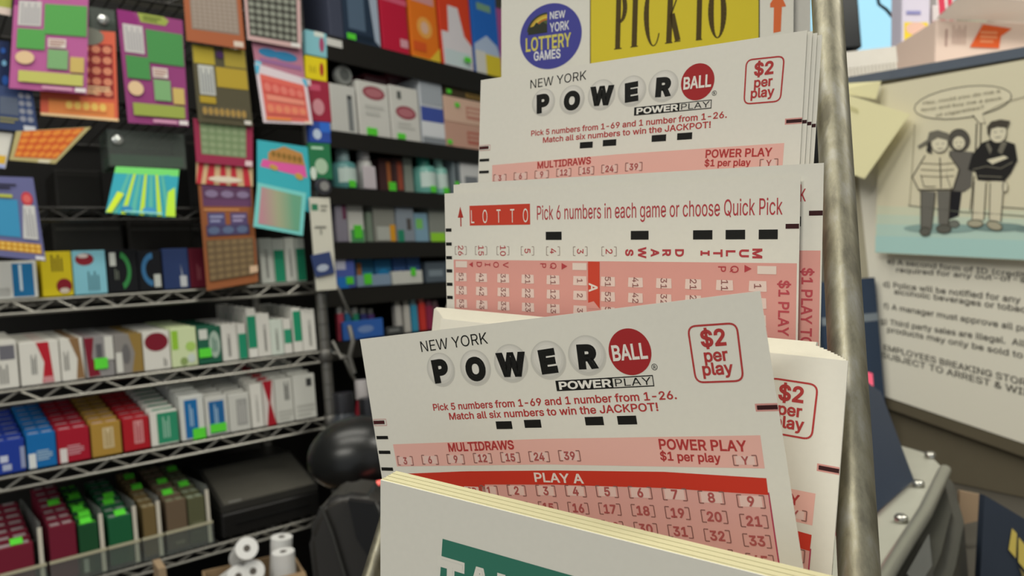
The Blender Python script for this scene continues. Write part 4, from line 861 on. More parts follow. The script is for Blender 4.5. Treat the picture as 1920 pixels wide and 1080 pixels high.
quadthing(PL, [(368, 344), (474, 350), (474, 310), (368, 302)], .03, '#d9b98e', [('p', [(0, 0), (.08, 0), (.14, 1), (.04, 1)], '#c53440'), ('p', [(.16, 0), (.3, 0), (.32, 1), (.22, 1)], '#c53440'), ('p', [(.4, 0), (.52, 0), (.5, 1), (.42, 1)], '#c53440'), ('p', [(.6, 0), (.72, 0), (.68, 1), (.6, 1)], '#c53440'), ('p', [(.84, 0), (.96, 0), (.9, 1), (.8, 1)], '#c53440'), ('e', .5, .25, .3, .14, '#e6d9c4')], 'scratch_ticket', 'red and cream striped ticket end above the brown ticket', TK)
quadthing(PL, [(388, 545), (484, 528), (473, 348), (371, 342)], .028, '#9a5d38', [('r', .06, .78, .96, .98, '#6a4468'), ('dots', .08, .85, .95, .95, 3, 1, '#8b7a9a', '#5e3f5e'), ('bars', .06, .735, .9, .76, 1, '#d99a62'), ('r', .12, .6, .44, .72, '#54507c'), ('r', .54, .6, .86, .72, '#5a4c74'), ('bars', .16, .62, .4, .7, 2, '#9a9cc0'), ('bars', .58, .62, .82, .7, 2, '#a79cc0'), ('dots', .08, .5, .88, .6, 3, 1, '#5f6e8e', '#4b4468'), ('dots', .06, .08, .94, .46, 6, 6, '#857050', '#6c5a42'), ('r', .84, .1, 1, .17, '#d8b99a')], 'scratch_ticket', 'long brown and purple scratch ticket hanging lowest, in front of cartons', TK)
quadthing(PL, [(464, 74), (565, 92), (563, 0), (457, -14)], .05, '#c9a8a6', [('r', .05, .1, .93, 1, '#3d3d38'), ('dots', .05, .12, .92, 1.0, 7, 6, '#8c9084', '#44443e'), ('r', .8, .02, .98, .1, '#e0dcd8')], 'scratch_ticket', 'pink-edged scratch ticket with rows of grey beads', TK)
quadthing(PL, [(480, 128), (572, 152), (566, 92), (472, 78)], .042, '#b77a90', [('e', .3, .68, .2, .16, '#2e7fae'), ('e', .62, .66, .26, .16, '#2e7fae'), ('r', .1, .3, .95, .45, '#9a6a98'), ('r', 0, .0, .12, .3, '#6cc0d8')], 'scratch_ticket', 'pink ticket top with a blue title above the red ticket', TK)
quadthing(PL, [(494, 230), (587, 234), (574, 148), (477, 118)], .046, '#dccfd6', [('r', .07, .05, .93, .84, '#dd6a5e'), ('p', [(0, .98), (.1, .98), (.04, .82), (0, .82)], '#56b4d4'), ('p', [(.9, .98), (1, .98), (1, .82), (.95, .84)], '#56b4d4'), ('dots', .1, .52, .9, .74, 5, 1, '#e07c70', '#d45a52'), ('r', .14, .4, .88, .5, '#e8907c'), ('dots', .1, .16, .9, .36, 5, 1, '#e58a6a', '#dd6a5e'), ('r', .06, .05, .55, .1, '#e58c4a'), ('r', .82, .01, .97, .06, '#e8dccc')], 'scratch_ticket', 'red scratch ticket with a white border, bottom corner near the blue packs', TK)
quadthing(PL, [(482, 350), (583, 400), (580, 276), (482, 262)], .035, '#3fb2c0', [('p', [(.1, .62), (.9, .72), (.94, .52), (.06, .46)], '#e35fa8'), ('p', [(.2, .78), (.5, .95), (.85, .88), (.9, .7), (.2, .62)], '#c08a4c'), ('dots', .25, .7, .85, .85, 6, 1, '#8a6a30', '#c08a4c'), ('e', .3, .52, .08, .05, '#c9a04c'), ('e', .78, .5, .08, .05, '#c9a04c')], 'scratch_ticket', 'teal scratch ticket with orange title and pink band', TK)
q = quadthing(PL, [(475, 425), (568, 442), (574, 362), (483, 342)], .045, '#7ed4d0', [], 'scratch_ticket', 'mint-bordered ticket with a pink to green panel below the teal ticket', TK)
cs = [PL.hit(x, y, .0454) for x, y in ((484, 419), (561, 434), (566, 368), (490, 350))]
qd = Quad(cs); qd.rect(0, 0, 1, 1, mat('#a9ad8d', .6, 0, 'fade'), 0)
qo = qd.build('scratch_panel', Matrix.Translation(qd.o-q.location), q)
sw = []
for i in range(7): sw.append(('p', [(.08+.13*i, 0), (.15+.13*i, 0), (.22+.085*i+.02, .85), (.2+.085*i, .85)], '#b8d83a' if i % 2 else '#57b0a0'))
quadthing(PL, [(198, 399), (328, 408), (336, 318), (217, 312)], .06, '#2f9db0', [('r', 0, .85, 1, 1, '#6fcf6c')]+sw+[('e', .28, .1, .08, .06, '#2b7fb0'), ('e', .6, .1, .1, .06, '#3c8fc0'), ('p', [(0, 0), (.08, 0), (.2, .4), (.1, .45)], '#c8e032'), ('p', [(.85, 0), (1, 0), (.95, .6), (.85, .5)], '#b6e03c'), ('r', .25, .03, .8, .06, '#8fd8d8')], 'scratch_ticket', 'bright lime and blue ray-patterned ticket sticking out over the dark shelf', TK, offs=[.075, .075, .05, .05])
quadthing(PL, [(17, 300), (104, 307), (171, 238), (30, 246)], .05, '#b9ad78', [('dots', .08, .12, .92, .98, 6, 4, '#e8903c', '#d2602c'), ('r', .6, .0, .85, .08, '#e0d9c0')], 'scratch_ticket', 'orange beaded scratch ticket tilting outward', TK)
quadthing(PL, [(-20, 240), (72, 250), (60, 166), (-16, 158)], .045, '#36466e', [('r', .2, .35, .62, .75, '#5a6478'), ('dots', .62, .2, .95, .9, 2, 4, '#8f93a0', '#3d4d76'), ('bars', .2, .15, .6, .3, 2, '#8e8a5a'), ('r', .7, .03, .95, .14, '#c9cdd6')], 'scratch_ticket', 'navy scratch ticket with grey symbols', TK)
quadthing(PL, [(-20, 166), (17, 170), (17, 78), (-20, 74)], .035, '#1d2c52', [('e', .75, .55, .12, .06, '#7fb8dc'), ('e', .8, .2, .16, .1, '#2c5cae'), ('e', .7, .8, .12, .06, '#2c5cae')], 'scratch_ticket', 'midnight blue ticket edge beside the purple ticket', TK)
quadthing(PL, [(-20, 312), (10, 316), (24, 250), (-20, 246)], .04, '#dcdad2', [('r', 0, .12, .9, .35, '#e0b43c'), ('r', 0, 0, .95, .1, '#aab4e0')], 'scratch_ticket', 'white ticket corner with a yellow band', TK)
quadthing(PL, [(-24, 478), (86, 490), (62, 333), (-24, 330)], .05, '#6a6c9a', [('r', 0, .08, .95, .2, '#d8a234'), ('dots', 0, .085, .95, .195, 9, 2, '#e8c060', '#c98c24'), ('r', 0, .26, .6, .72, '#3f94c0'), ('e', .8, .74, .12, .085, '#c8404c'), ('e', .8, .74, .08, .05, '#dd6a66'), ('p', [(.64, .25), (.92, .25), (.94, .66), (.7, .66)], '#cfcfcd'), ('vbars', .7, .28, .9, .62, 4, '#a9a9ac'), ('r', 0, .74, .5, .78, '#b9c050'), ('bars', .0, .84, .6, .92, 2, '#2c2a34'), ('r', .82, .01, .98, .05, '#e0dfe6')], 'scratch_ticket', 'blue scratch ticket with a red circle above the white-blue carton', TK)
quadthing(PL, [(-20, 22), (20, 30), (22, -10), (-20, -14)], .04, '#a0a84a', [('r', 0, .0, 1, .35, '#d9c7bd')], 'scratch_ticket', 'yellow green ticket corner at the top edge', TK)
# clear ticket dispensers
for i, (x0, x1, yt, yb) in enumerate(((168, 214, 12, 92), (200, 344, 242, 312))):
    a0 = PL.sz(x0, yt, .02)[0]; a1 = PL.sz(x1, yt, .02)[0]; z1 = PL.sz(x0, yt, .02)[1]; z0 = PL.sz(x0, yb, .02)[1]
    r = empty('ticket_dispenser', PL.mw(a0, z0, .02)); w, h = a1-a0, z1-z0
    tag(r, ['clear plastic ticket holder between the two purple tickets', 'clear plastic ticket dispenser above the lime and blue ticket'][i], 'dispenser')
    b = MB(); b.box(0, w, 0, .002, -.05, 0, mat('#cfe0d6', .08, 0, 'clear')); b.box(0, w, .002, h, -.0015, 0, mat('#cfe0d6', .08, 0, 'clear')); b.box(0, .0015, .002, h, -.05, -.002, mat('#cfe0d6', .08, 0, 'clear')); b.box(w-.0015, w, .002, h, -.05, -.002, mat('#cfe0d6', .08, 0, 'clear')); b.build('holder_body', None, r)
    b = MB(); b.lathe([(.0, -.002), (.006, -.001), (.007, .001), (.004, .003), (0, .0035)], (w*(.5 if i == 0 else .12), h*.72, .002), mat('#d8dcd8', .1, .6), 14, axis=(0, 0, 1)); b.build('knob', None, r, smooth=True)
    b = MB(); b.box(.003, w-.003, .003, h*.35, -.045, -.004, mat('#4f7a63' if i else '#2c2c2c', .4)); b.build('ticket_stack', None, r)

# ================================================================== display shelving with remedies, far side of the post
ZR = {'A': 1.882, 'B': 1.690, 'C': 1.577, 'D': 1.468, 'E': 1.376, 'F': 1.272}
dsp = empty('display_shelving', PR.mw(0, 0)); tag(dsp, 'black display shelving full of small boxes and bottles behind the lottery slips', 'shelving')
for k, z in list(ZR.items())+[('G', .9), ('H', .4)]:
    b = MB(); b.box(-.01, .78, z-.004, z, -.30, 0, mat('#1c1a18', .45)); b.box(-.01, .78, z-.034 if k != 'A' else z-.05, z-.0041, -.006, 0, mat('#22201d', .35)); b.build('shelf', None, dsp)
b = MB(); b.box(-.01, .78, .0, 2.15, -.315, -.3005, mat('#131210', .7)); b.build('back_panel', None, dsp)
for x in (-.0199, .7801):
    b = MB(); b.box(x, x+.0095, 0, 2.15, -.315, 0, mat('#191816', .5)); b.build('side_panel', None, dsp)
SB_ = 'product box'
def pr(x0, x1, yt, row, c, sp, lb, cat=SB_, depth=.09, off=-.008, st=(), nm='product_box', tilt=0, grp=None):
    return carton(PR, x0, x1, yt, ZR[row]+.0005, depth, c, sp, nm, lb, cat, grp, off=off, sticker=st, tilt=tilt, bev=.002)
# top shelf
pr(614, 640, -40, 'A', '#454a5c', [], 'grey blue box at the far end of the top shelf row')
pr(641, 706, -40, 'A', '#28384c', [('r', .12, .2, .6, .95, '#566a80'), ('p', [(.72, 1), (1, 1), (1, .02), (.85, .1)], '#a9b6c8'), ('r', .1, .05, .8, .14, '#1a2838')], 'large dark blue box with a pale side on the top shelf')
pr(712, 761, -30, 'A', '#c31f3e', [('r', .0, .72, 1, .8, '#d8607c'), ('r', .0, .9, 1, .97, '#d8607c'), ('r', .65, .1, .95, .22, '#d9a0ac')], 'crimson box on the top shelf')
pr(766, 817, -30, 'A', '#ea7a22', [('r', .1, .74, .9, .98, '#d99a98'), ('e', .5, .42, .28, .14, '#eeaa52'), ('e', .5, .42, .14, .08, '#e3b9a0'), ('p', [(0, .02), (.6, .02), (1, .2), (1, 0), (0, 0)], '#e6c23c'), ('r', .05, .1, .5, .22, '#de5c28')], 'orange box with a pale round mark on the top shelf')
pr(821, 879, -30, 'A', '#e0482a', [('p', [(.05, .0), (.98, .0), (.98, .3), (.75, .4), (.6, .72), (.28, .72), (.25, .4), (.03, .4)], '#e4dfe4'), ('r', .1, .02, .9, .2, '#cfdfe2')], 'red-orange box with a white burst on the top shelf')
pr(883, 930, -24, 'A', '#2a6ecb', [('r', .2, .72, .75, .8, '#7fa98c'), ('p', [(0, .32), (.5, .45), (.9, .36), (1, .24), (0, .24)], '#b9cbe6'), ('r', 0, .0, 1, .24, '#e4cf3c'), ('r', 0, 0, .4, .26, '#e0dfd8')], 'blue box with a yellow foot on the top shelf')
pr(932, 975, 22, 'A', '#c565a8', [], 'pink box next to the blue and yellow box', off=-.03)
b = MB(); b.box(0, .045, 0, .015, -.001, 0, mat('#e6e6e0', .5)); o = b.build('shelf_label', PR.mw(PR.sz(606, 60, .002)[0], ZR['A']-.022, .0015)); tag(o, 'white label strip on the top black shelf lip', 'label')
for i, (x, y, rw, nm2) in enumerate(((660, 68, 'A', 'top shelf lip below the dark blue box'), (878, 112, 'A', 'top shelf lip below the red-orange box'))):
    a, z = PR.sz(x, y, .002); b = MB(); b.box(-.011, .011, -.006, .006, -.001, 0, mat('#5fe23c', .5)); tag(b.build('price_tag', PR.mw(a, z, .0015)), 'green price tag on the '+nm2, 'price tag')
# second shelf
pr(620, 668, 160, 'B', '#d0d0cb', [('r', .64, .05, .84, .8, '#7f8384'), ('r', .66, .72, .82, .8, '#3e4042')], 'white box with a grey bar on the second shelf')
b = MB(); b.lathe([(.019, 0), (.021, .003), (.021, .012), (.019, .015)], (0, .021, 0), mat('#8f928f', .3), 24, axis=(0, 0, 1)); b.lathe([(.012, .0), (.012, .0008)], (0, .021, .0153), mat('#5c605e', .5), 18, axis=(0, 0, 1))
mm_ = PR.mw(PR.sz(638, 150, -.03)[0], PR.sz(638, 162, -.03)[1], -.03); tag(b.build('round_tin', mm_), 'round grey tin on top of the white box with a grey bar', 'tin')
ov = lambda y: [('e', .52, y, .36, .125, '#9c4a56'), ('e', .52, y, .28, .08, '#b9747c'), ('bars', .2, .35, .8, .6 if y > .7 else .2, 2, '#c3c3bd')]
pr(671, 729, 155, 'B', '#d6d5cf', ov(.8), 'white box with its red oval high up, second shelf', st=[(.2, .02, .52, .15)])
pr(732, 785, 164, 'B', '#d6d5cf', ov(.52)+[('r', .24, .76, .38, .9, '#5f625f')], 'white box with its red oval at mid height, second shelf', st=[(.15, .02, .42, .12)])
pr(787, 829, 149, 'B', '#c9ced4', [('r', .0, .12, 1, .48, '#dfe2e6'), ('r', 0, .34, 1, .56, '#4457a6'), ('r', .05, .6, 1, .93, '#a9b0b8'), ('r', 0, 0, 1, .1, '#8a9096')], 'blue and white box beside the stacked boxes, second shelf')
for i, (x0, x1) in enumerate(((684, 728), (728, 772))):
    o = pr(x0, x1, 141, 'B', '#a05a66', [('r', .05, .8, .95, .95, '#c89aa2'), ('bars', .1, .7, .9, .8, 1, '#7d3a48')], 'dull red box behind the white oval-marked boxes, %s' % ('above the high oval' if i == 0 else 'above the mid oval'), off=-.11, depth=.06)
st_y = [(272, 231, '#caa08e', '#b96a5c', 'salmon box at the bottom of the stack on the second shelf'), (228, 184, '#dcb9a4', '#c58878', 'pale salmon box in the middle of the stack'), (182, 168, '#4a3f2e', '#a08040', 'dark box with brown print in the stack'), (167, 147, '#6a6c70', '#9a9ca0', 'grey box on top of the stack')]
zz = ZR['B']+.0005
for i, (yb, yt, c, c2, lb) in enumerate(st_y):
    z1 = PR.sz(866, yt, -.008)[1]; z1 = max(z1, zz+.012)
    xa, xb = ((832, 925), (834, 925), (838, 925), (834, 872))[i]
    a0, a1 = PR.sz(xa, 210, -.008)[0], PR.sz(xb, 210, -.008)[0]; w, h = a1-a0, z1-zz
    b = MB(); b.box(0, w, 0, h-.0006, -.09, 0, ink(c), .0015); prints(b, [('r', .42, .2, .82, .7, c2), ('bars', .44, .3, .8, .65, 2, c)], w, h, .0003)
    o = b.build('product_box', PR.mw(a0, zz, -.008)); tag(o, lb, SB_); 
    if i in (0, 1, 2):
        q = MB(); x = (.02, .2, .02)[i]; q.box(x*w, x*w+.014, (.1, .6, .2)[i]*h, (.1, .6, .2)[i]*h+.010, .002, .003, mat('#5fe23c', .5)); k = q.build('price_sticker', None, o); k['label'] = 'bright green price sticker'
    zz = z1
    if i == 2: zmint = zz
b = MB(); b.box(0, .05, 0, .026, -.07, 0, ink('#bfe0cc'), .0015); o = b.build('product_box', PR.mw(PR.sz(875, 170, -.01)[0], zmint+.0005, -.01)); tag(o, 'mint box with green stickers on the stack', SB_)
for q_ in ((.008, .006), (.03, .004)):
    q = MB(); q.box(q_[0], q_[0]+.014, q_[1], q_[1]+.012, .0004, .0014, mat('#5fe23c', .5)); k = q.build('price_sticker', None, o); k['label'] = 'bright green price sticker'

def bottle(xc, w_px, yt, row, c, capc, lb, cat='bottle', off=-.03, shape='bottle', sticker=True, yoff=0):
    a, _ = PR.sz(xc, yt+30, off); w = abs(PR.sz(xc+w_px/2, yt+30, off)[0]-PR.sz(xc-w_px/2, yt+30, off)[0]); z0 = ZR[row]+.0005; h = PR.sz(xc, yt, off)[1]-z0; r = w/2
    root = empty('plastic_bottle' if shape == 'bottle' else 'pill_tub', PR.mw(a, z0, off)); tag(root, lb, cat)
    k = .68 if shape == 'bottle' else .78
    b = MB(); b.lathe([(r*.9, 0), (r, h*.05), (r, h*k*.85), (r*.9, h*k*.95), (r*.5, h*k)], (0, 0, 0), mat(c, .25), 22); b.build('bottle_body', None, root, smooth=True)
    b = MB(); rc = r*.55 if shape == 'bottle' else r*.8; b.lathe([(rc, h*k+.0003), (rc, h*.97), (rc*.92, h)], (0, 0, 0), mat(capc, .4), 22); b.build('cap', None, root, smooth=True)
    b = MB(); n = 8
    vs = [(r*1.01*math.sin(t), yy, r*1.01*math.cos(t)) for t in [(-1+2*i/n) for i in range(n+1)] for yy in (h*.15, h*.5)]
    b.add(vs, [(2*i, 2*i+2, 2*i+3, 2*i+1) for i in range(n)], ink('#c9dcd6' if c != '#d5d5d2' else '#b9c4bc')); b.build('label', None, root)
    if sticker:
        b = MB(); b.box(-.008, .008, .002, .016, r*1.0, r*1.0+.0015, mat('#5fe23c', .5)); k = b.build('price_sticker', None, root); k['label'] = 'bright green price sticker'
    return root
# third shelf
bottle(642, 40, 281, 'C', '#5f9c9c', '#93b0b4', 'wide teal bottle at the post end of the third shelf')
bottle(682, 24, 284, 'C', '#d5d5d2', '#b9b6b8', 'white pill tub with a green sticker on the third shelf', 'tub', shape='tub')
pr(684, 707, 312, 'C', '#cfc6cc', [], 'small lilac white box beside the white tub', off=-.001, depth=.007)
pr(712, 737, 297, 'C', '#4a3030', [('r', .55, .1, .85, .9, '#a9643a')], 'dark box with an orange bar on the third shelf', off=-.03)
pr(738, 757, 297, 'C', '#4c3434', [('r', .4, .1, .9, .9, '#a0503c')], 'dark box with a red bar on the third shelf', off=-.03, st=[(-.6, .0, .1, .3)])
pr(759, 775, 296, 'C', '#8f968c', [], 'pale grey green box on the third shelf', off=-.03)
bottle(793, 34, 288, 'C', '#6fb3a8', '#2f7f72', 'teal bottle with a dark teal cap on the third shelf')
bottle(822, 23, 290, 'C', '#8ccabd', '#9fcfc6', 'pale teal bottle beside the dark-capped one')
pr(851, 864, 296, 'C', '#7f8a90', [('r', .2, .2, .6, .9, '#3f474c')], 'grey box with a darker upright block on the third shelf', st=[(.0, .0, .6, .35)])  # grey front carrying one darker upright block
pr(865, 905, 296, 'C', '#d3d4d4', [('r', .15, .3, .75, .5, '#7e8388')], 'white box with a grey band ending the third shelf row')
# fourth shelf
pr(629, 651, 368, 'D', '#8f8a98', [('r', .6, .5, .9, .85, '#6e3350')], 'grey purple box first on the fourth shelf', tilt=.0)
pr(652, 682, 374, 'D', '#dcdcd6', [('r', .1, .0, .95, .3, '#5aa06a')], 'bright white box on the fourth shelf', st=[(.3, .1, .8, .4)], off=-.02)
pr(690, 700, 398, 'D', '#7d8c7c', [], 'sage green box on the fourth shelf', off=-.012)
pr(701, 741, 382, 'D', '#8f9088', [('r', .72, .02, .98, .45, '#e0a02c'), ('r', .1, .05, .7, .4, '#b9bcb4')], 'grey box with an amber block on the fourth shelf', off=-.012)
pr(722, 740, 380, 'D', '#2d3a5e', [], 'dark blue box behind the amber-marked one', off=-.11, depth=.05)
pr(744, 777, 381, 'D', '#8b95a0', [('r', .55, .3, .8, .6, '#55504e'), ('r', .0, .0, .35, .3, '#2f8a6a')], 'steel grey box with a dark mark on the fourth shelf')
pr(781, 806, 382, 'D', '#26452c', [], 'forest green box at the back of the fourth shelf', off=-.11, depth=.05)
pr(778, 804, 400, 'D', '#86aac0', [('r', .1, .45, .6, .8, '#7fc86a')], 'light blue box with green top print on the fourth shelf', off=-.015)
pr(805, 850, 377, 'D', '#8b8f88', [('r', .0, .0, .6, .22, '#9ada3c')], 'grey box with a lime foot ending the fourth shelf row', off=-.015)
# fifth shelf
pr(630, 666, 471, 'E', '#5668b8', [('e', .3, .9, .4, .18, '#e6dfb0'), ('r', .0, .5, .5, .95, '#c9cbe0'), ('r', 0, 0, .6, .3, '#2c7ccf')], 'blue pack with a cream top on the fifth shelf', st=[(.45, .1, .85, .3)])
pr(668, 702, 482, 'E', '#2f6a8c', [('r', .05, .4, .3, .8, '#b8743c'), ('r', .3, .1, .9, .5, '#3f94b8')], 'blue pack with an orange corner on the fifth shelf', off=-.03)
pr(704, 736, 486, 'E', '#3478a8', [('e', .5, .4, .35, .25, '#2c94cf')], 'plain blue pack on the fifth shelf', off=-.03)
pr(739, 763, 482, 'E', '#3e5f96', [('e', .5, .3, .3, .2, '#b9c8d8')], 'slate blue pack in the white tray on the fifth shelf', off=-.03)
pr(765, 790, 482, 'E', '#44689e', [('e', .5, .3, .3, .2, '#c9d0d4')], 'slate blue pack, second in the white tray on the fifth shelf', off=-.03)
pr(672, 736, 515, 'E', '#8aa0b8', [], 'pale blue tray front holding two blue packs on the fifth shelf', cat='tray', nm='display_tray', depth=.012, st=[(.18, .2, .4, 1.1)])
pr(738, 795, 508, 'E', '#d3d4cc', [], 'white tray front on the fifth shelf', cat='tray', nm='display_tray', depth=.012, st=[(.6, .6, .75, 1.2)])
pr(800, 845, 490, 'E', '#5f6a74', [('r', .1, .3, .7, .6, '#8a98a2')], 'dull grey box near the slip edge on the fifth shelf', off=-.02)
# sixth shelf: lighters
dm = PR.mw(0, 0)
def lighter(xc, yt, body, capc, lb, off=-.02, z0=None, grp=None, w_px=11):
    a = PR.sz(xc, yt+20, off)[0]; w = abs(PR.sz(xc+w_px/2, yt, off)[0]-PR.sz(xc-w_px/2, yt, off)[0]); z0 = z0 or ZR['F']+.0005; h = PR.sz(xc, yt, off)[1]-z0
    r = empty('lighter', PR.mw(a, z0, off)); tag(r, lb, 'lighter', grp)
    b = MB(); b.box(-w/2, w/2, 0, h*.8, -w*.8, 0, mat(body, .25), .0015); b.build('lighter_body', None, r)
    b = MB(); b.box(-w*.4, w*.4, h*.8, h, -w*.7, -w*.1, mat(capc, .3, .5), .001); b.build('lighter_head', None, r)
for xc, yt, c, hd, lb in ((639, 575, '#c04a5c', '#e9e9e9', 'red lighter with a bright head in the blue display box'), (653, 575, '#2f78a8', '#c9c9c9', 'blue lighter in the blue display box'), (668, 576, '#2a8f6c', '#bcbcbc', 'green lighter in the blue display box'), (683, 577, '#3a3c78', '#8d8d8d', 'dark violet lighter in the blue display box'), (697, 578, '#5a3c78', '#7d7d7d', 'purple lighter in the blue display box')):
    lighter(xc, yt, c, hd, lb, off=-.018)
carton(PR, 644, 721, 600, ZR['F']+.0005, .006, '#3a6cc0', [('e', .55, .5, .2, .2, '#7d9ad0')], 'lighter_display', 'blue front of the lighter display box on the sixth shelf', 'display box', off=-.008, sticker=())
for xc, yt, c, hd, lb in ((747, 560, '#c9c6c0', '#9c9a94', 'white lighter standing next to another white one'), (763, 560, '#cfccc4', '#a09e98', 'white lighter beside the light blue lighter'), (777, 559, '#3f9cc0', '#8ba9b4', 'light blue lighter on the sixth shelf'), (792, 556, '#d84038', '#d87068', 'tall red lighter on the sixth shelf'), (806, 562, '#9c3454', '#8a5468', 'maroon lighter beside the red one'), (818, 563, '#6a4a54', '#7d6468', 'dull maroon lighter next to the LOTTO slip')):
    lighter(xc, yt, c, hd, lb, off=-.012, w_px=11)
carton(PR, 728, 760, 612, ZR['F']+.0005, .006, '#4a4c4c', [('bars', .1, .3, .9, .8, 1, '#8a8c8a')], 'product_box', 'small dark box in front of the white lighters', SB_, off=.0)

# ---- packs hung in a strip in front of the post
def strip(x0, x1, yt, yb, c, sp, nm, lb, cat, off=.04, st=(), depth=.012, tilt=0):
    return carton(PL, x0, x1, yt, None, depth, c, sp, nm, lb, cat, off=off, yb=yb, ym=(yt+yb)/2, sticker=st, tilt=tilt, bev=.001)
strip(571, 612, 58, 104, '#7fb9c4', [('e', .75, .5, .12, .3, '#a0486a'), ('r', .4, .8, .85, 1, '#cfd8d0')], 'snack_pack', 'light blue pack at the top of the strip hung by the post', 'pack', tilt=-.06)
strip(571, 612, 106, 149, '#dcc818', [('e', .75, .5, .1, .3, '#a83a24'), ('vbars', .15, .3, .5, .6, 3, '#b9a414')], 'snack_pack', 'yellow pack below the light blue pack in the hung strip', 'pack', tilt=-.06)
strip(576, 620, 152, 228, '#96243c', [('r', .1, .75, .6, .9, '#c0506a'), ('e', .45, .35, .25, .2, '#c48890'), ('r', .0, .85, .2, 1, '#d8c9c9')], 'snack_pack', 'dark red pack in the middle of the hung strip', 'pack')
strip(580, 620, 229, 268, '#2c4ca0', [('e', .35, .4, .2, .25, '#b9c8dc'), ('r', .5, .5, 1, 1, '#2f68c8')], 'snack_pack', 'blue pack below the dark red pack in the hung strip', 'pack')
strip(581, 622, 269, 336, '#27744a', [('bars', .1, .8, .8, .92, 1, '#b5dcc0'), ('e', .5, .35, .3, .22, '#a9c4a8'), ('e', .1, .15, .14, .18, '#d0dcd0')], 'snack_pack', 'green pack at the bottom of the hung strip', 'pack')
a, z = PL.sz(606, 350, .04); b = MB(); b.lathe([(.0, -.004), (.013, -.004), (.015, 0), (.013, .004), (.0, .0045)], (0, 0, 0), mat('#33343c', .3), 24, axis=(0, 0, 1)); b.lathe([(.008, 0), (.008, .001)], (0, 0, .0046), mat('#8a8a88', .3), 18, axis=(0, 0, 1))
tag(b.build('round_clip', PL.mw(a, z, .04)), 'round black and silver clip between the green pack and the white strip', 'clip')
strip(586, 626, 371, 545, '#cfcdbf', [('r', .08, .86, .38, .93, '#2c7a58'), ('bars', .5, .84, .85, .93, 2, '#8f8f84'), ('bars', .15, .66, .85, .7, 1, '#7d7d74'), ('vbars', .35, .6, .5, .66, 1, '#8f8f84')], 'hanging_strip', 'long white printed strip hanging over the shelf post', 'strip', depth=.002)
strip(590, 628, 478, 520, '#33426e', [('e', .45, .35, .3, .16, '#aab4c4')], 'strip_tag', 'slanted navy tag on the long white strip', 'tag', off=.044, depth=.001, tilt=.16)

# ================================================================== clutter low between the shelves and the rack
slab_l = MB(); slab_l.box(-.62, -.075, .40, .98, 0, .80, mat('#3f362e', .5, 0, 'wood'), .004); tag(slab_l.build('low_cabinet'), 'low dark cabinet beneath the black machines', 'cabinet')
# glossy black rounded scanner on a dark stand
def M3(p, rz=0.0): return Matrix.Translation(p) @ Matrix.Rotation(rz, 4, 'Z')
c = at(676, 858, .72)
sc = empty('barcode_scanner', M3(Vector((c.x, c.y, .801)), .2)); tag(sc, 'glossy black rounded scanner with a red light beside the tilted slip', 'scanner')
hc = c.z-.801
b = MB(); n = 20
bm = bmesh.new(); bmesh.ops.create_uvsphere(bm, u_segments=36, v_segments=22, radius=1)
for v in bm.verts: v.co = Vector((v.co.x*.050, v.co.y*.044, v.co.z*(.040 if v.co.z > 0 else .030)+hc))
b.bm(bm, mat('#1a1b1b', .3)); b.build('head', None, sc, smooth=True)
b = MB(); b.lathe([(.0325, -.001), (.0345, 0), (.0325, .002)], (0, 0, hc-.022), mat('#2a2b2c', .3), 32, axis=(0, 0, 1)); b.build('rim', None, sc, smooth=True)
b = MB(); b.lathe([(.05, 0), (.048, .012), (.014, .03), (.011, hc-.03), (.02, hc-.024)], (0, 0, 0), mat('#141414', .3), 24, axis=(0, 0, 1)); b.build('stand', None, sc, smooth=True)
c2 = at(700, 911, .67)
b = MB(); bm = bmesh.new(); bmesh.ops.create_uvsphere(bm, u_segments=14, v_segments=8, radius=1)
li = sc.matrix_world.inverted() @ c2
for v in bm.verts: v.co = Vector((li.x+v.co.x*.009, li.y+v.co.y*.005, li.z+v.co.z*.003+v.co.x*.003))
b.bm(bm, mat('#e8665c', .08, 0, 'glow')); k = b.build('red_light', None, sc, smooth=True); k['label'] = 'glowing red light'
# black moulded handset cradle below it
pts = [(600, 945), (640, 925), (700, 932), (735, 990), (760, 1180), (640, 1180), (585, 1100), (574, 1010)]
P0 = [at(x, y, .56) for x, y in pts]; o0 = Vector((P0[0].x, .56, .801))
b = MB(); lo = min(p.z for p in P0)
q = [Vector((p.x, p.y, .8015 if pt[1] > 1150 else max(p.z, .8015))) for p, pt in zip(P0, pts)]
bm = bmesh.new(); vs = [bm.verts.new(p-o0) for p in q]; vs2 = [bm.verts.new(p-o0+Vector((.0, .05, .0))) for p in q]
bm.faces.new(vs); bm.faces.new(vs2[::-1])
for i in range(len(q)): bm.faces.new((vs[i], vs2[i], vs2[(i+1) % len(q)], vs[(i+1) % len(q)]))
bmesh.ops.recalc_face_normals(bm, faces=bm.faces[:]); bmesh.ops.bevel(bm, geom=bm.edges[:], offset=.006, segments=3, affect='EDGES')
b.bm(bm, mat('#2f2d2a', .4)); cr = empty('plastic_case', Matrix.Translation(o0)); b.build('shell', None, cr, smooth=True); tag(cr, 'black moulded plastic case standing under the round scanner', 'case')
q2 = [at(x, y, .552)-o0 for x, y in ((652, 938), (700, 945), (722, 1000), (735, 1080), (700, 1060), (668, 1010))]
b = MB(); b.prism(q2, Vector((0, .007, 0)), mat('#0e0e10', .5)); b.build('inset_panel', None, cr)
b = MB(); b.tube([at(x, y, .556)-o0 for x, y in ((602, 950), (622, 1000), (640, 1060), (655, 1110))], .0012, mat('#3a3a38', .3), 8); b.build('seam', None, cr)
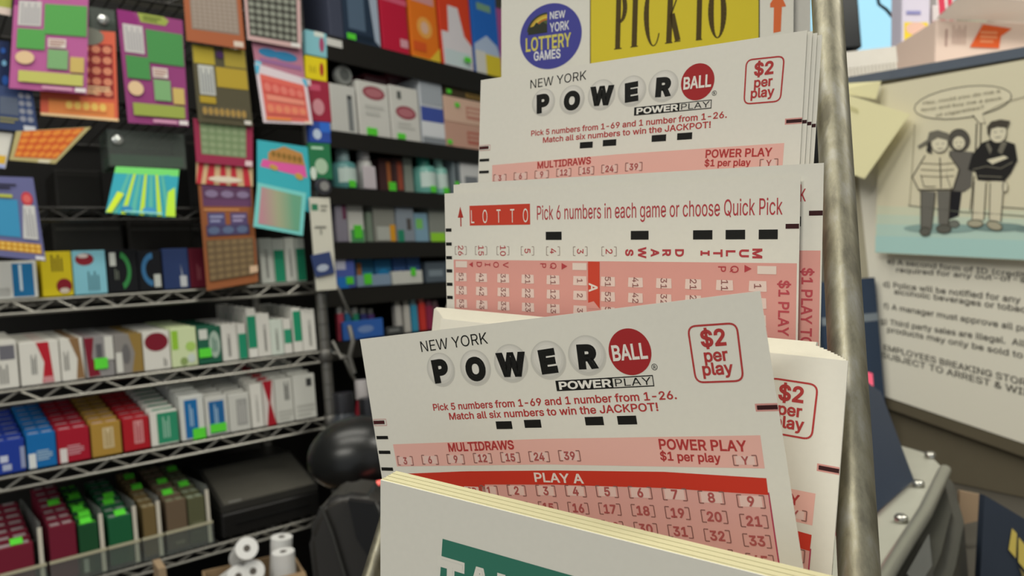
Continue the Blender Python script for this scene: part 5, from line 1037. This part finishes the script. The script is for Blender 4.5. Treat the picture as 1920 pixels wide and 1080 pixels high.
# black drawer machine
c = at(410, 990, 1.02)
def blk(name, px, Y, depth, m, lb, cat, parts=(), zfloor=None, bev=.004):
    q = [at(x, y, Y) for x, y in px]; o_ = (q[0]+q[1])/2
    bm = bmesh.new(); vs = [bm.verts.new(p-o_) for p in q]; v2 = [bm.verts.new(p-o_+Vector((0, depth, 0))) for p in q]; n = len(q)
    bm.faces.new(vs); bm.faces.new(v2[::-1])
    for i in range(n): bm.faces.new((vs[i], v2[i], v2[(i+1) % n], vs[(i+1) % n]))
    bmesh.ops.recalc_face_normals(bm, faces=bm.faces[:])
    if bev: bmesh.ops.bevel(bm, geom=bm.edges[:], offset=bev, segments=2, affect='EDGES')
    b = MB(); b.bm(bm, m); return b, o_
# it stands on the lowest wire shelf at its post end
a0, a1 = PL.sz(412, 950, -.01)[0], PL.sz(598, 950, -.01)[0]
pm = empty('receipt_printer', PL.mw(a0, ZL[4]+.001, -.006)); w = a1-a0; tag(pm, 'flat black machine with a small grey tag on the lowest wire shelf', 'printer')
b = MB(); b.box(0, w, 0, .038, -.2, 0, mat('#191817', .4), .003); b.build('drawer', None, pm)
b = MB(); b.prism([(0.001, .039, -.001), (.001, .049, -.001), (.001, .092, -.10), (.001, .092, -.199), (.001, .039, -.199)], Vector((w-.002, 0, 0)), mat('#33322f', .35)); b.build('body', None, pm)
b = MB(); b.prism([(.006, .0498, -.002), (w-.006, .0498, -.002), (w-.006, .0915, -.097), (.006, .0915, -.097)], Vector((0, .0012, .0006)), mat('#55534c', .3)); b.build('top_panel', None, pm)
b = MB(); b.box(.014, .034, .052, .0535, -.012, -.004, mat('#8a8a86', .4)); k = b.build('tag', None, pm); k['label'] = 'small grey tag'
b = MB(); b.box(.02, w-.02, .018, .021, .0, .0015, mat('#0e0e0e', .5)); b.build('drawer_slot', None, pm)
# cardboard box with paper rolls on the low cabinet
bxM = Matrix.Translation(Vector((-.47, .86, .801))) @ Matrix.Rotation(.35, 4, 'Z')
c = at(470, 1030, 1.0)
bw, bd, bh = .12, .10, c.z-.801-.03
bh = max(.08, bh)
print('bh', bh)
bxM = Matrix.Translation(Vector((c.x, c.y+.0, .801))) @ Matrix.Rotation(.45, 4, 'Z')
bx = empty('cardboard_box', bxM); tag(bx, 'open cardboard box of white paper rolls at the foot of the shelving', 'box')
kb = mat('#8e7658', .8)
for nm, (x0, x1, y0, y1) in (('side', (-bw/2, -bw/2+.003, -bd/2, bd/2)), ('side', (bw/2-.003, bw/2, -bd/2, bd/2)), ('side', (-bw/2+.0032, bw/2-.0032, -bd/2, -bd/2+.003)), ('side', (-bw/2+.0032, bw/2-.0032, bd/2-.003, bd/2))):
    b = MB(); b.box(x0, x1, y0, y1, 0, bh, kb); b.build(nm, None, bx)
b = MB(); b.box(-bw/2+.0035, bw/2-.0035, -bd/2+.0035, bd/2-.0035, .0005, bh-.035, mat('#a59a86', .8)); b.build('filler', None, bx)
b = MB(); b.add([(-bw/2, -bd/2, bh), (bw/2, -bd/2, bh), (bw/2+.0, -bd/2-.05, bh-.02), (-bw/2, -bd/2-.05, bh-.02)], [(0, 1, 2, 3)], kb); b.add([(-bw/2, -bd/2, bh+.002), (bw/2, -bd/2, bh+.002), (bw/2+.0, -bd/2-.05, bh-.018), (-bw/2, -bd/2-.05, bh-.018)], [(3, 2, 1, 0)], kb); b.build('flap', None, bx)
for i, (x, y, dz, rx, rz) in enumerate(((-.032, .028, .016, 1.9, .25), (.004, .03, .018, 1.9, -.1), (-.012, .03, .046, 1.8, .12), (.038, -.02, .004, .1, .1), (.038, .022, .012, .2, .9))):
    r = .0145; b = MB(); b.lathe([(.004, 0), (r, 0), (r, .055), (.004, .055)], (0, 0, 0), mat('#dcdcda', .7), 22, axis=(0, 0, 1)); b.lathe([(.0045, -.0005), (.0045, .0556)], (0, 0, 0), mat('#55504a', .8), 12, axis=(0, 0, 1))
    M = bxM @ Matrix.Translation((x, y, bh-.034+dz)) @ Matrix.Rotation(rz, 4, 'Z') @ Matrix.Rotation(rx*.6, 4, 'X')
    tag(b.build('paper_roll', M, smooth=True), 'small white paper roll in the open cardboard box', 'paper roll', 'paper rolls in the cardboard box')
b = MB(); c = at(386, 1020, .93); b.box(-.004, .004, -.02, .02, 0, c.z-.801, mat('#9a8468', .8)); tag(b.build('cardboard_sheet', M3(Vector((c.x-.03, c.y-.06, .801)), .6)), 'upright tan cardboard sheet beside the open box', 'cardboard')
# dark clutter in front of the display shelving
c = at(676, 730, 1.25)
for i, (x, y, r, col, nm, lb, ct) in enumerate(((678, 728, .014, '#8c1f2e', 'round_lid_jar', 'small dark red jar beside the shelf post', 'jar'), (644, 762, .022, '#3c4046', 'round_lid_jar', 'dark grey jar below the red jar', 'jar'), (692, 768, .02, '#6e757c', 'round_lid_jar', 'pale grey jar next to the tilted slip edge', 'jar'))):
    Y = (1.275, 1.19, 1.22)[i]; c = at(x, y, Y); b = MB(); z0 = ZL[2]-.2
    root = empty(nm, Matrix.Translation((c.x, c.y, 1.001))); tag(root, lb, ct); h = c.z-1.001+r
    b.lathe([(r*.9, 0), (r, .004), (r, h*.75), (r*.7, h*.85)], (0, 0, 0), mat(col, .3), 22, axis=(0, 0, 1)); b.build('jar_body', None, root, smooth=True)
    b = MB(); b.lathe([(r*.8, h*.852), (r*.8, h*.98), (r*.75, h)], (0, 0, 0), mat('#26262a' if i else '#b9b4b4', .3), 22, axis=(0, 0, 1)); b.build('jar_lid', None, root, smooth=True)
b = MB(); x0 = at(628, 800, 1.2).x; b.box(x0-.01, -.13, 1.16, 1.30, .0, 1.0, mat('#211f1d', .4), .004); tag(b.build('black_pedestal'), 'tall black stand carrying the small jars behind the tilted slip', 'stand')
c = at(690, 600, 1.3)
b = MB(); b.tube([at(655, 612, 1.20), at(662, 640, 1.19), at(655, 668, 1.19), at(664, 700, 1.19)], .004, mat('#6f6d68', .4, .5), 8); b.tube([at(624, 640, 1.20), at(640, 672, 1.19), at(655, 668, 1.19)], .003, mat('#6f6d68', .4, .5), 8)
o = b.build('cable_hook', None, smooth=True); tag(o, 'grey bent hook hanging under the lighter shelf', 'hook')

# ================================================================== sign case and things to the side of the rod
gp1, gp2 = at(1600, 540, .90), at(1920, 540, .72)
PG = Plane((gp1.x, gp1.y, 0), (gp2.x-gp1.x, gp2.y-gp1.y))
def g(x, y, off=0.0): return PG.hit(x, y, off)
case = empty('sign_case', Matrix.Translation(Vector((gp1.x, gp1.y, ZC+.0005)))); tag(case, 'tan and brown case side on the counter with notices taped to it', 'display case')
ci = case.matrix_world.inverted()
back = -PG.n
def gpart(name, px, off, th, m, parent=case, inv=None, lab=None):
    iv = parent.matrix_world.inverted(); q = [iv @ PG.hit(x, y, off) for x, y in px]
    b = MB(); b.prism(q, iv.to_3x3() @ (back*th), m); o = b.build(name, None, parent)
    if lab: o['label'] = lab
    return o
zt = g(1750, 124).z; zb = ZC+.001
sA, sB = PG.sz(1560, 500)[0], PG.sz(2350, 540)[0]
def gbox(name, s0, s1, z0, z1, d0, d1, m, lab=None):
    b = MB(); b.box(s0, s1, z0, z1, -d1, -d0, m); o = b.build(name, PG.mw(0, 0)); M = o.matrix_world.copy(); o.parent = case; o.matrix_world = M
    if lab: o['label'] = lab
    return o
zlip = g(1800, 812).z
E2 = PG.sz(1920, 840)[0]+.34
gbox('lower_panel', sA, E2, zb, g(1660, 742).z, .0065, .016, mat('#6c6452', .6)); 
gpart('bottom_rail', [(1600, 758), (1600, 725), (1655, 744), (2044, 873), (2044, 901), (1660, 764)], .0024, .018, mat('#6a6250', .45))
gpart('backing_board', [(1575, 735), (2044, 876), (2044, 82), (1575, 155)], -.001, .004, mat('#c2bba2', .7))
gpart('top_rail', [(1570, 164), (1700, 144), (2044, 86), (2044, 66), (1700, 126), (1570, 148)], .006, .016, mat('#7f8b9c', .35, .4), lab='blue-grey top rail')
zc1 = g(1700, 150).z-.005
gbox('case_top', sA-.02, E2, zc1-.006, zc1, .02, .62, mat('#b7b2a4', .5))
gbox('side_panel', sA, sA+.006, zb, zc1-.007, .02, .6, mat('#5f594d', .6)); gbox('side_panel', E2-.006, E2, zb, zc1-.007, .02, .6, mat('#5f594d', .6))
# rules notice
def gquad(px, off, tone, name, label, cat, t=.0004, offs=None, spec=()):
    cs = [PG.hit(x, y, (offs[i] if offs else off)) for i, (x, y) in enumerate(px)]
    q = Quad(cs); q.slab(paper(tone), t); prints(q, spec, 1, 1, .0002); return q, cs
def inv_uv(cs, P):        # place a point of the sheet in its own 0..1 coordinates
    a, b_, c, d = cs; x, y = .5, .5
    for _ in range(20):
        F_ = a*(1-x)*(1-y)+b_*x*(1-y)+c*x*y+d*(1-x)*y-P
        dx = (b_-a)*(1-y)+(c-d)*y; dy = (d-a)*(1-x)+(c-b_)*x
        A, B_, C = dx.dot(dx), dx.dot(dy), dy.dot(dy); p, r = F_.dot(dx), F_.dot(dy); D = A*C-B_*B_
        x -= (C*p-B_*r)/D; y -= (A*r-B_*p)/D
    return x, y
def sheet_text(q, cs, off, body, p, e, hpx, col, h=.0004, bold=.015):
    """one line of print from p to e on the sheet"""
    A, B_, T = PG.hit(*p, off), PG.hit(*e, off), PG.hit(p[0], p[1]-hpx, off)
    vs, fs, w = glyphs(body, bold, 1); k = 1/caph()
    X = (B_-A)/w; Y = (T-A)*k
    q.add([A+X*vx+Y*vy-q.o+q.nn*(h+lv*.00003) for vx, vy, lv in vs], fs, ink(col))
qn, cn = gquad([(1652, 741), (2040, 872), (2040, 110), (1592, 168)], .003, '#f6f2e2', 'notice', '', '')
DK = '#55524b'
for body, p, e, hp in (('e) A second form of ID (credit card) is', (1664, 494), (2010, 530), 9), ('required for any out-of-state ID.', (1681, 510), (2010, 537), 9),
    ('d) Police will be notified for any', (1656, 537), (1914, 568), 10), ('alcoholic beverages or tobacco', (1677, 551), (1950, 590), 10),
    ('f) A manager must approve all purchases', (1657, 578), (2010, 636), 10), ('g) Third party sales are illegal.  All', (1651, 606), (1922, 650), 10),
    ('products may only be sold to those', (1664, 622), (1985, 685), 10), ('EMPLOYEES BREAKING STORE RULES', (1657, 656), (2020, 748), 10.5), ('SUBJECT TO ARREST & WILL BE', (1654, 670), (1985, 758), 10.5)):
    sheet_text(qn, cn, .003, body, p, e, hp, DK, bold=.01)
o = qn.build('notice', Matrix.Translation(qn.o)); tag(o, 'typed rules notice ending with SUBJECT TO ARREST, taped to the case', 'notice')
# cartoon notice, lifted at its foot
coff = [.016, .016, .007, .007]
qc, cc = gquad([(1640, 474), (1965, 490), (1965, 104), (1652, 160)], 0, '#eae3c6', '', '', '', offs=coff)
def cuv(x, y):
    n = (cc[1]-cc[0]).cross(cc[3]-cc[0]).normalized(); d = ray(x, y); P = CAM+d*((cc[0]-CAM).dot(n)/d.dot(n)); return inv_uv(cc, P)
def cpoly(pts, col, h=.0004): qc.poly([cuv(*p) for p in pts], ink(col), h)
def cline(pts, wpx, col='#4c473e', h=.0008):
    for (xa, ya), (xb, yb) in zip(pts, pts[1:]):
        l = math.hypot(xb-xa, yb-ya) or 1; nx, ny = -(yb-ya)/l*wpx/2, (xb-xa)/l*wpx/2; ex, ey = (xb-xa)/l*wpx*.3, (yb-ya)/l*wpx*.3
        cpoly([(xa-nx-ex, ya-ny-ey), (xb-nx+ex, yb-ny+ey), (xb+nx+ex, yb+ny+ey), (xa+nx-ex, ya+ny-ey)], col, h)
def cell(cx, cy, rx, ry, col, h=.0005, rot=0, line=None):
    pts = [(cx+rx*math.cos(t)*math.cos(rot)-ry*math.sin(t)*math.sin(rot), cy+rx*math.cos(t)*math.sin(rot)+ry*math.sin(t)*math.cos(rot)) for t in [i/22*2*math.pi for i in range(22)]]
    if col: cpoly(pts, col, h)
    if line: cline(pts+[pts[0]], line, h=h+.0002)
# printed ground tint at the foot: the sheet's colour runs from cream to pale blue
for i, (y0, y1, col) in enumerate(((386, 402, '#dfe3c8'), (402, 420, '#d3e3cf'), (420, 442, '#c5e2d6'), (442, 490, '#b9e0db'))):
    k = 17/320.
    cpoly([(1640+(474-y0)*.055, min(y0, 474)), (1960, y0+10), (1960, min(y1+10, 489)), (1641+(474-min(y1, 473))*.055, min(y1, 473))], col, .0002)
cline([(1704, 385), (1727, 388), (1800, 397), (1880, 402), (1960, 408)], 1.6, '#6f7468'); cline([(1880, 388), (1960, 394)], 1.6, '#6f7468')
cline([(1716, 232), (1712, 300), (1706, 385)], 1.0, '#9a957c'); cline([(1832, 232), (1829, 300)], 2.2); cline([(1840, 232), (1838, 300)], 2.2)
cline([(1827, 330), (1820, 395)], 2.0)
cell(1806, 192, 92, 29, '#ece5c9', .0003, rot=-.14, line=1.5); cpoly([(1826, 214), (1838, 231), (1847, 229), (1842, 212)], '#ece5c9', .0009); cline([(1824, 216), (1837, 231)], 1.4); cline([(1841, 213), (1848, 232)], 1.4)
cline([(1842, 214), (1890, 190), (1960, 172)], 1.2, '#8d8872')
sheet = None
for body, p, e in (("Hey, could you do me a", (1732, 196), (1876, 173)), ("favor and buy me a pack", (1728, 209), (1880, 186)), ("of cigarettes?", (1756, 219), (1846, 203))):
    A = cuv(*p); B_ = cuv(*e); T = cuv(p[0], p[1]-5.5); vs, fs, w = glyphs(body, .004, 1); k = 1/caph()
    qc.add([qc.at(A[0]+(B_[0]-A[0])*vx/w+(T[0]-A[0])*vy*k, A[1]+(B_[1]-A[1])*vx/w+(T[1]-A[1])*vy*k, .0011+lv*.00003) for vx, vy, lv in vs], fs, ink('#857f6a'))
FACE, GM, DKJ = '#ece5ca', '#7d7a70', '#2b2a2a'
# ground shadows drawn in the cartoon
cell(1765, 428, 70, 9, '#98b6b0', .0006); cell(1872, 426, 52, 8, '#86a09c', .0006); cell(1925, 430, 24, 5, '#86a09c', .0006)
# middle youth (behind), hood and grey coat
cpoly([(1782, 282), (1826, 285), (1822, 350), (1808, 360), (1786, 358), (1776, 320)], '#6f6c66', .0006); cpoly([(1784, 358), (1804, 358), (1798, 405), (1778, 412)], '#26262a', .0006)
cell(1790, 420, 10, 7, '#7d8078', .0007, line=1.2); cell(1799, 263, 20, 21, '#5d5a54', .0007, line=1.5); cell(1799, 268, 12, 13, FACE, .0009, line=1)
cline([(1782, 284), (1776, 330), (1786, 358)], 1.6, h=.001); cline([(1793, 268), (1796, 268)], 1.2, h=.0012); cline([(1802, 267), (1805, 267)], 1.2, h=.0012); cline([(1796, 275), (1804, 275)], 1.0, h=.0012)
# first youth: cap, puffer jacket, grey trousers
cpoly([(1728, 358), (1755, 360), (1748, 432), (1728, 432)], '#77756e', .0008); cpoly([(1758, 358), (1784, 358), (1780, 424), (1760, 420)], '#77756e', .0008)
cpoly([(1736, 292), (1782, 292), (1798, 318), (1788, 355), (1724, 356), (1712, 332)], '#e8e0c2', .001)
cline([(1736, 292), (1712, 332), (1724, 356), (1788, 355), (1800, 318), (1782, 292)], 2.0, h=.0013)
for y in (306, 318, 330): cline([(1728, y), (1764, y+2), (1790, y)], 1.6, '#7d7660', .0013)
cline([(1764, 296), (1766, 352)], 2.0, h=.0014); cline([(1728, 328), (1734, 350), (1756, 350)], 1.5, h=.0014)
cell(1763, 268, 16, 18, FACE, .0011, line=1.3); cpoly([(1740, 262), (1744, 248), (1760, 244), (1780, 250), (1782, 264), (1760, 258), (1724, 278), (1722, 274)], '#78756a', .0014)
cpoly([(1741, 266), (1748, 264), (1748, 288), (1738, 284)], '#3b3a38', .0013); cline([(1758, 270), (1761, 270)], 1.2, h=.0014); cline([(1768, 270), (1771, 269)], 1.2, h=.0014); cline([(1760, 279), (1769, 279)], 1.1, h=.0014)
cline([(1728, 358), (1728, 432)], 1.5, h=.0013); cline([(1755, 362), (1748, 430)], 1.5, h=.0013); cline([(1784, 358), (1780, 420)], 1.5, h=.0013)
cell(1736, 434, 10, 8, '#6a6a62', .0012, line=1.3); cell(1771, 429, 14, 8, '#6a6a62', .0012, line=1.3)
# third youth: black jacket, arms folded, pale trousers
cpoly([(1828, 338), (1850, 340), (1846, 412), (1824, 412)], '#e6dfc4', .0008); cpoly([(1858, 340), (1884, 338), (1878, 415), (1856, 412)], '#e6dfc4', .0008)
for l in ([(1828, 340), (1824, 412)], [(1850, 344), (1846, 412)], [(1858, 344), (1856, 412)], [(1884, 338), (1878, 415)]): cline(l, 1.5, h=.0012)
cpoly([(1842, 268), (1858, 262), (1880, 262), (1904, 270), (1909, 300), (1896, 325), (1884, 340), (1834, 338), (1830, 322), (1816, 318), (1824, 290)], DKJ, .001)
cpoly([(1852, 300), (1884, 292), (1892, 296), (1862, 308)], FACE, .0013); cpoly([(1854, 266), (1862, 280), (1858, 290), (1850, 272)], '#7a766a', .0013); cpoly([(1880, 264), (1872, 284), (1880, 290), (1890, 268)], '#7a766a', .0013)
cline([(1826, 318), (1850, 312), (1878, 316), (1900, 304)], 1.4, '#8d897a', .0014); cline([(1836, 330), (1880, 332)], 1.4, '#8d897a', .0014)
cell(1872, 248, 17, 20, FACE, .0011, line=1.3); cpoly([(1853, 252), (1852, 238), (1860, 228), (1878, 224), (1896, 227), (1892, 236), (1890, 240), (1872, 238), (1860, 242), (1858, 256)], '#4f4a42', .0014)
cline([(1866, 248), (1870, 248)], 1.3, h=.0014); cline([(1878, 246), (1882, 246)], 1.3, h=.0014); cline([(1868, 258), (1878, 257)], 1.2, h=.0014)
cell(1830, 419, 15, 7, '#b9b49c', .0012, line=1.4); cell(1866, 423, 15, 8, '#b9b49c', .0012, rot=.3, line=1.4); cell(1886, 350, 5, 10, FACE, .0012, line=1)
o = qc.build('cartoon_notice', Matrix.Translation(qc.o)); tag(o, 'cartoon notice of three drawn youths under a speech bubble, pale blue foot', 'notice')
# yellow note in front
cs = [PG.hit(x, y, f) for x, y, f in ((1500, 292, .035), (1621, 335, .035), (1706, 214, .022), (1500, 150, .022))]
qy = Quad(cs); qy.slab(paper('#efe9ba'), .0005); qy.poly([(.05, .93), (.6, .86), (.62, .8), (.08, .86)], ink('#cfc996'), .0003)
tag(qy.build('paper_note', Matrix.Translation(qy.o)), 'blank pale yellow note sticking out beside the steel rod', 'note')
cs = [PG.hit(x, y, f) for x, y, f in ((1560, 172, .018), (1642, 186, .018), (1652, 152, .014), (1560, 158, .014))]
qy = Quad(cs); qy.slab(paper('#eae4b4'), .0005); tag(qy.build('paper_note', Matrix.Translation(qy.o)), 'small yellow paper edge tucked under the blue-grey rail', 'note')

# ---- things on the case top
zT = zc1+.0005
def onto(px0, px1, yt, Y, depth, c, spec, nm, lb, cat, tilt=0.0, rz=0.0):
    pa, pb = at(px0, 100, Y), at(px1, 100, Y); w = pb.x-pa.x; z1 = at((px0+px1)/2, yt, Y).z; lift = w*math.sin(-tilt)+.0005; h = z1-zT-lift*.6
    M = Matrix.Translation((pa.x, Y, zT+lift)) @ Matrix.Rotation(rz, 4, 'Z') @ Matrix(((1, 0, 0, 0), (0, 0, -1, 0), (0, 1, 0, 0), (0, 0, 0, 1))) @ Matrix.Rotation(tilt, 4, 'Z')
    b = MB(); b.box(0, w, 0, h, -depth, 0, ink(c), .0015); prints(b, spec, w, h, .0003); o = b.build(nm, M); tag(o, lb, cat); return o, w, h, M
for v in (1,):
    onto(1680, 1733, -20, 1.02, .03, '#d6d2e4', [('r', .08, .52, .92, .74, '#ecd23c'), ('e', .5, .69, .36, .05, '#e6bfae'), ('bars', .15, .79, .8, .84, 1, '#8f90c4'), ('r', .04, .52, .3, .58, '#b8d83c')], 'candy_box', 'white and yellow upright box on the case top', 'box', tilt=-.09)
    onto(1738, 1752, 10, 1.04, .03, '#e3dcdc', [('r', .1, .66, .9, .86, '#cc5a84'), ('r', .1, .5, .9, .6, '#c98a4a')], 'candy_box', 'narrow white and pink box behind the big pink carton', 'box', tilt=-.08)
    o, w, h, M = onto(1746, 1975, 38, .92, .10, '#e6cfc2', [('vbars', .07, .6, .1, .86, 1, '#b08f86'), ('vbars', .13, .64, .25, .92, 5, '#cdb2a6'), ('p', [(.28, .6), (.38, .95), (.62, .9), (.53, .78), (.52, .6)], '#e2622f'), ('bars', .36, .66, .5, .86, 3, '#ea9468')], 'open_carton', 'big pale pink open carton with an orange patch on the case top', 'carton', tilt=-.12)
    b = MB(); b.add([(0, h, 0), (w, h, 0), (w*1.02, h+.012, .03), (.01, h+.016, .03)], [(0, 1, 2, 3), (3, 2, 1, 0)][:1], ink('#f0e6e2')); b.add([(0, h+.0015, 0), (w, h+.0015, 0), (w*1.02, h+.0135, .03), (.01, h+.0175, .03)], [(3, 2, 1, 0)], ink('#f0e6e2')); b.build('flap', None, o)
onto(1764, 1798, -20, 1.08, .04, '#e9e2e2', [('r', .1, .75, .45, .98, '#d8405c'), ('r', .6, .75, .85, .98, '#d8405c')], 'candy_box', 'white box with red marks behind the pink carton', 'box')
onto(1826, 1856, -20, 1.08, .04, '#a9cfae', [('r', .2, .2, .8, .5, '#cfe6d0')], 'candy_box', 'pale green box behind the pink carton', 'box')
onto(1870, 1990, -40, 1.10, .04, '#e2d2c6', [], 'candy_box', 'plain beige box behind the pink carton', 'box')
# white comb-sided basket
pa, pb = at(1560, 110, .93), at(1684, 100, .93); wB = pb.x-pa.x; z1 = at(1620, 96, .93).z
bk = empty('plastic_basket', Matrix.Translation((pa.x, .93, zT)) @ Matrix.Rotation(math.radians(-2), 4, 'Y')); tag(bk, 'white slotted plastic basket on the case top beside the rod', 'basket'); h = z1-zT
b = MB(); b.box(0, wB, -.001, .002, h*.72, h, mat('#e4dfd6', .5)); b.box(0, wB, .0021, .11, 0.004, .006, mat('#e4dfd6', .5)); b.box(0, wB, .11, .113, .004, h, mat('#e4dfd6', .5)); b.box(0, wB, -.001, .002, .004, h*.12, mat('#e4dfd6', .5)); b.build('basket_body', None, bk)
for i in range(18):
    b = MB(); x = .001+i*(wB-.006)/17; b.box(x, x+.0034, -.001, .002, h*.12, h*.72, mat('#ddd8ce', .5)); b.build('slat', None, bk)
b = MB(); pa = at(1675, 120, 1.07); b.box(pa.x, pa.x+.06, 1.07, 1.10, zT, at(1700, 104, 1.0).z, mat('#4c4038', .5), .002); tag(b.build('brown_box'), 'small dark brown box between basket and pink carton', 'box')
# black screen column beyond
pa, pb = at(1568, 50, 1.7), at(1614, 50, 1.7)
zb_ = at(1590, 92, 1.7).z
mn = empty('register_screen', Matrix.Translation(((pa.x+pb.x)/2, 1.7, .001))); tag(mn, 'black upright screen beyond the rod, against the bright window', 'screen')
b = MB(); b.box((pa.x-pb.x)/2, (pb.x-pa.x)/2, 0, .05, zb_, zb_+.42, mat('#141a1e', .3), .004); b.build('screen', None, mn)
b = MB(); b.box(-.012, .012, .012, .036, .0, zb_-.0005, mat('#20242a', .4)); b.build('stand', None, mn)
b = MB(); b.tube([at(1640, -30, 1.9), at(1648, 8, 1.9), at(1662, 18, 1.9), at(1680, 40, 1.9), at(1690, 90, 1.9)], .004, mat('#2a3440', .4), 8); tag(b.build('loop_cable', None, smooth=True), 'dark cable looping in front of the bright window', 'cable')  # a plain dark cable; nothing marks it as a power lead

# ---- card machine, folded navy card and passport-like booklet in front of the case
def onz(x, y, z): d = ray(x, y); return CAM+d*((z-CAM.z)/d.z)
zM = 1.180
cmr = empty('card_terminal', Matrix.Translation((at(1700, 900, .6).x, .6, ZC+.0005))); tag(cmr, 'grey and black terminal with screws on its pale top plate', 'terminal')
iv = cmr.matrix_world.inverted()
top = [onz(x, y, zM) for x, y in ((1560, 855), (1690, 836), (1742, 852), (1772, 882), (1735, 960), (1672, 1060), (1640, 1130), (1540, 1130))]
b = MB(); b.prism([iv @ p for p in top], Vector((0, 0, -.006)), mat('#a9a99c', .4)); b.build('top_plate', None, cmr)
rim = [onz(x, y, zM+.001) for x, y in ((1772, 882), (1735, 960), (1672, 1060), (1625, 1140))]
b = MB(); b.tube([iv @ p for p in rim], .0045, mat('#9a9a8e', .3, .5), 10); b.build('edge_rail', None, cmr, smooth=True)
for x, y in ((1690, 978), (1722, 912), (1744, 858)):
    b = MB(); b.lathe([(.0, .0), (.0042, .0), (.0042, .003), (.003, .0045), (.0, .0046)], iv @ onz(x, y, zM+.0005), mat('#c9c8c0', .2, .9), 16, axis=(0, 0, 1)); b.build('screw', None, cmr, smooth=True)
out = [onz(x, y, zM-.008) for x, y in ((1560, 850), (1692, 832), (1750, 846), (1786, 890), (1806, 960), (1790, 1040), (1750, 1150), (1540, 1150))]
hb = (zM-.008-ZC-.0005)
bm = bmesh.new(); v1 = [bm.verts.new(iv @ p) for p in out]; v2 = [bm.verts.new((iv @ p)-Vector((0, 0, hb-.0005))) for p in out]; n = len(out)
bm.faces.new(v1); bm.faces.new(v2[::-1])
for i in range(n): bm.faces.new((v1[i], v2[i], v2[(i+1) % n], v1[(i+1) % n]))
bmesh.ops.recalc_face_normals(bm, faces=bm.faces[:]); bmesh.ops.bevel(bm, geom=[e for e in bm.edges if all(v.co.z > hb-.002 for v in e.verts)], offset=.007, segments=3, affect='EDGES')
b = MB(); b.bm(bm, mat('#33332e', .4)); b.build('body', None, cmr, smooth=True)
b = MB(); q = [iv @ onz(x, y, zM-.0015) for x, y in ((1742, 1000), (1748, 1060), (1722, 1100), (1700, 1075))]; b.prism(q, Vector((0, 0, -.006)), mat('#4a4b4a', .3)); b.build('key_panel', None, cmr)
def standing(px, Y, th, m, spec, nm, lb, cat, Ys=None, zb=None, zfix=False):
    cs = [(onz(x, y, zb) if zb and i < 2 else at(x, y, (Ys[i] if Ys else Y))) for i, (x, y) in enumerate(px)]
    if zfix: cs[0].z = cs[1].z = ZC+.001; cs[0].x = cs[3].x; cs[1].x = cs[2].x
    q = Quad(cs); q.slab(m, th); prints(q, spec, 1, 1, .0003); o = q.build(nm, Matrix.Translation(q.o)); tag(o, lb, cat); return o
standing([(1636, 968), (1714, 900), (1652, 735), (1604, 700)], .5, .002, mat('#2b3648', .5), [], 'folded_card', 'navy folded card leaning beside the rod over the terminal', 'card', Ys=[0, 0, .60, .585], zb=zM+.003)
standing([(1600, 895), (1650, 890), (1636, 700), (1600, 690)], .60, .002, mat('#e0466a', .5), [], 'pink_card', 'small pink card tip behind the navy folded card', 'card', Ys=[0, 0, .66, .66], zb=zM+.001)
standing([(1556, 1004), (1640, 985), (1640, 860), (1560, 870)], .6, .002, mat('#c24868', .5), [], 'pink_card', 'pink card sliver low between slips and rod', 'card', Ys=[0, 0, .57, .57], zb=zM+.001)
standing([(1535, 1000), (1640, 1000), (1640, 520), (1535, 530)], .86, .01, mat('#33445c', .5), [('r', 0, .78, 1, .82, '#8a949c')], 'booklet', 'dark blue booklet behind the slips, seen beside the rod', 'booklet', Ys=[.86, .86, .86, .86], zfix=True)
standing([(1830, 1228), (1985, 1228), (1975, 1005), (1846, 928)], .50, .006, mat('#2d3644', .55), [('p', [(.36, .72), (.46, .68), (.47, .86), (.40, .88)], '#c8b45c'), ('p', [(.49, .66), (.62, .60), (.60, .80), (.49, .84)], '#c8b45c'), ('p', [(.65, .5), (.8, .44), (.8, .74), (.64, .78)], '#c8b45c'), ('p', [(.5, .62), (.62, .44), (.64, .56)], '#7d7044')], 'booklet', 'navy booklet with a gold emblem standing at the counter edge', 'booklet', Ys=[.50, .50, .515, .515])
standing([(1798, 985), (1862, 970), (1850, 930), (1800, 920)], .62, .003, mat('#b59a7c', .7), [], 'paper_scrap', 'tan paper corner between terminal and navy booklet', 'paper')

# ---- pieces that belong to a part hang under that part
def under(piece, part):
    for o in list(bpy.data.objects):
        if o.name.split('.')[0] == piece and o.parent:
            q = [c for c in o.parent.children if c.name.split('.')[0] == part]
            if q: o.parent = q[0]
for piece, part in (('rim', 'head'), ('drawer_slot', 'drawer'), ('top_panel', 'body'), ('tag', 'body'), ('label', 'bottle_body'), ('knob', 'holder_body'), ('screw', 'top_plate'), ('edge_rail', 'top_plate'), ('slat', 'basket_body'), ('front_lip', 'tray_floor'), ('inset_panel', 'shell'), ('seam', 'shell')):
    under(piece, part)
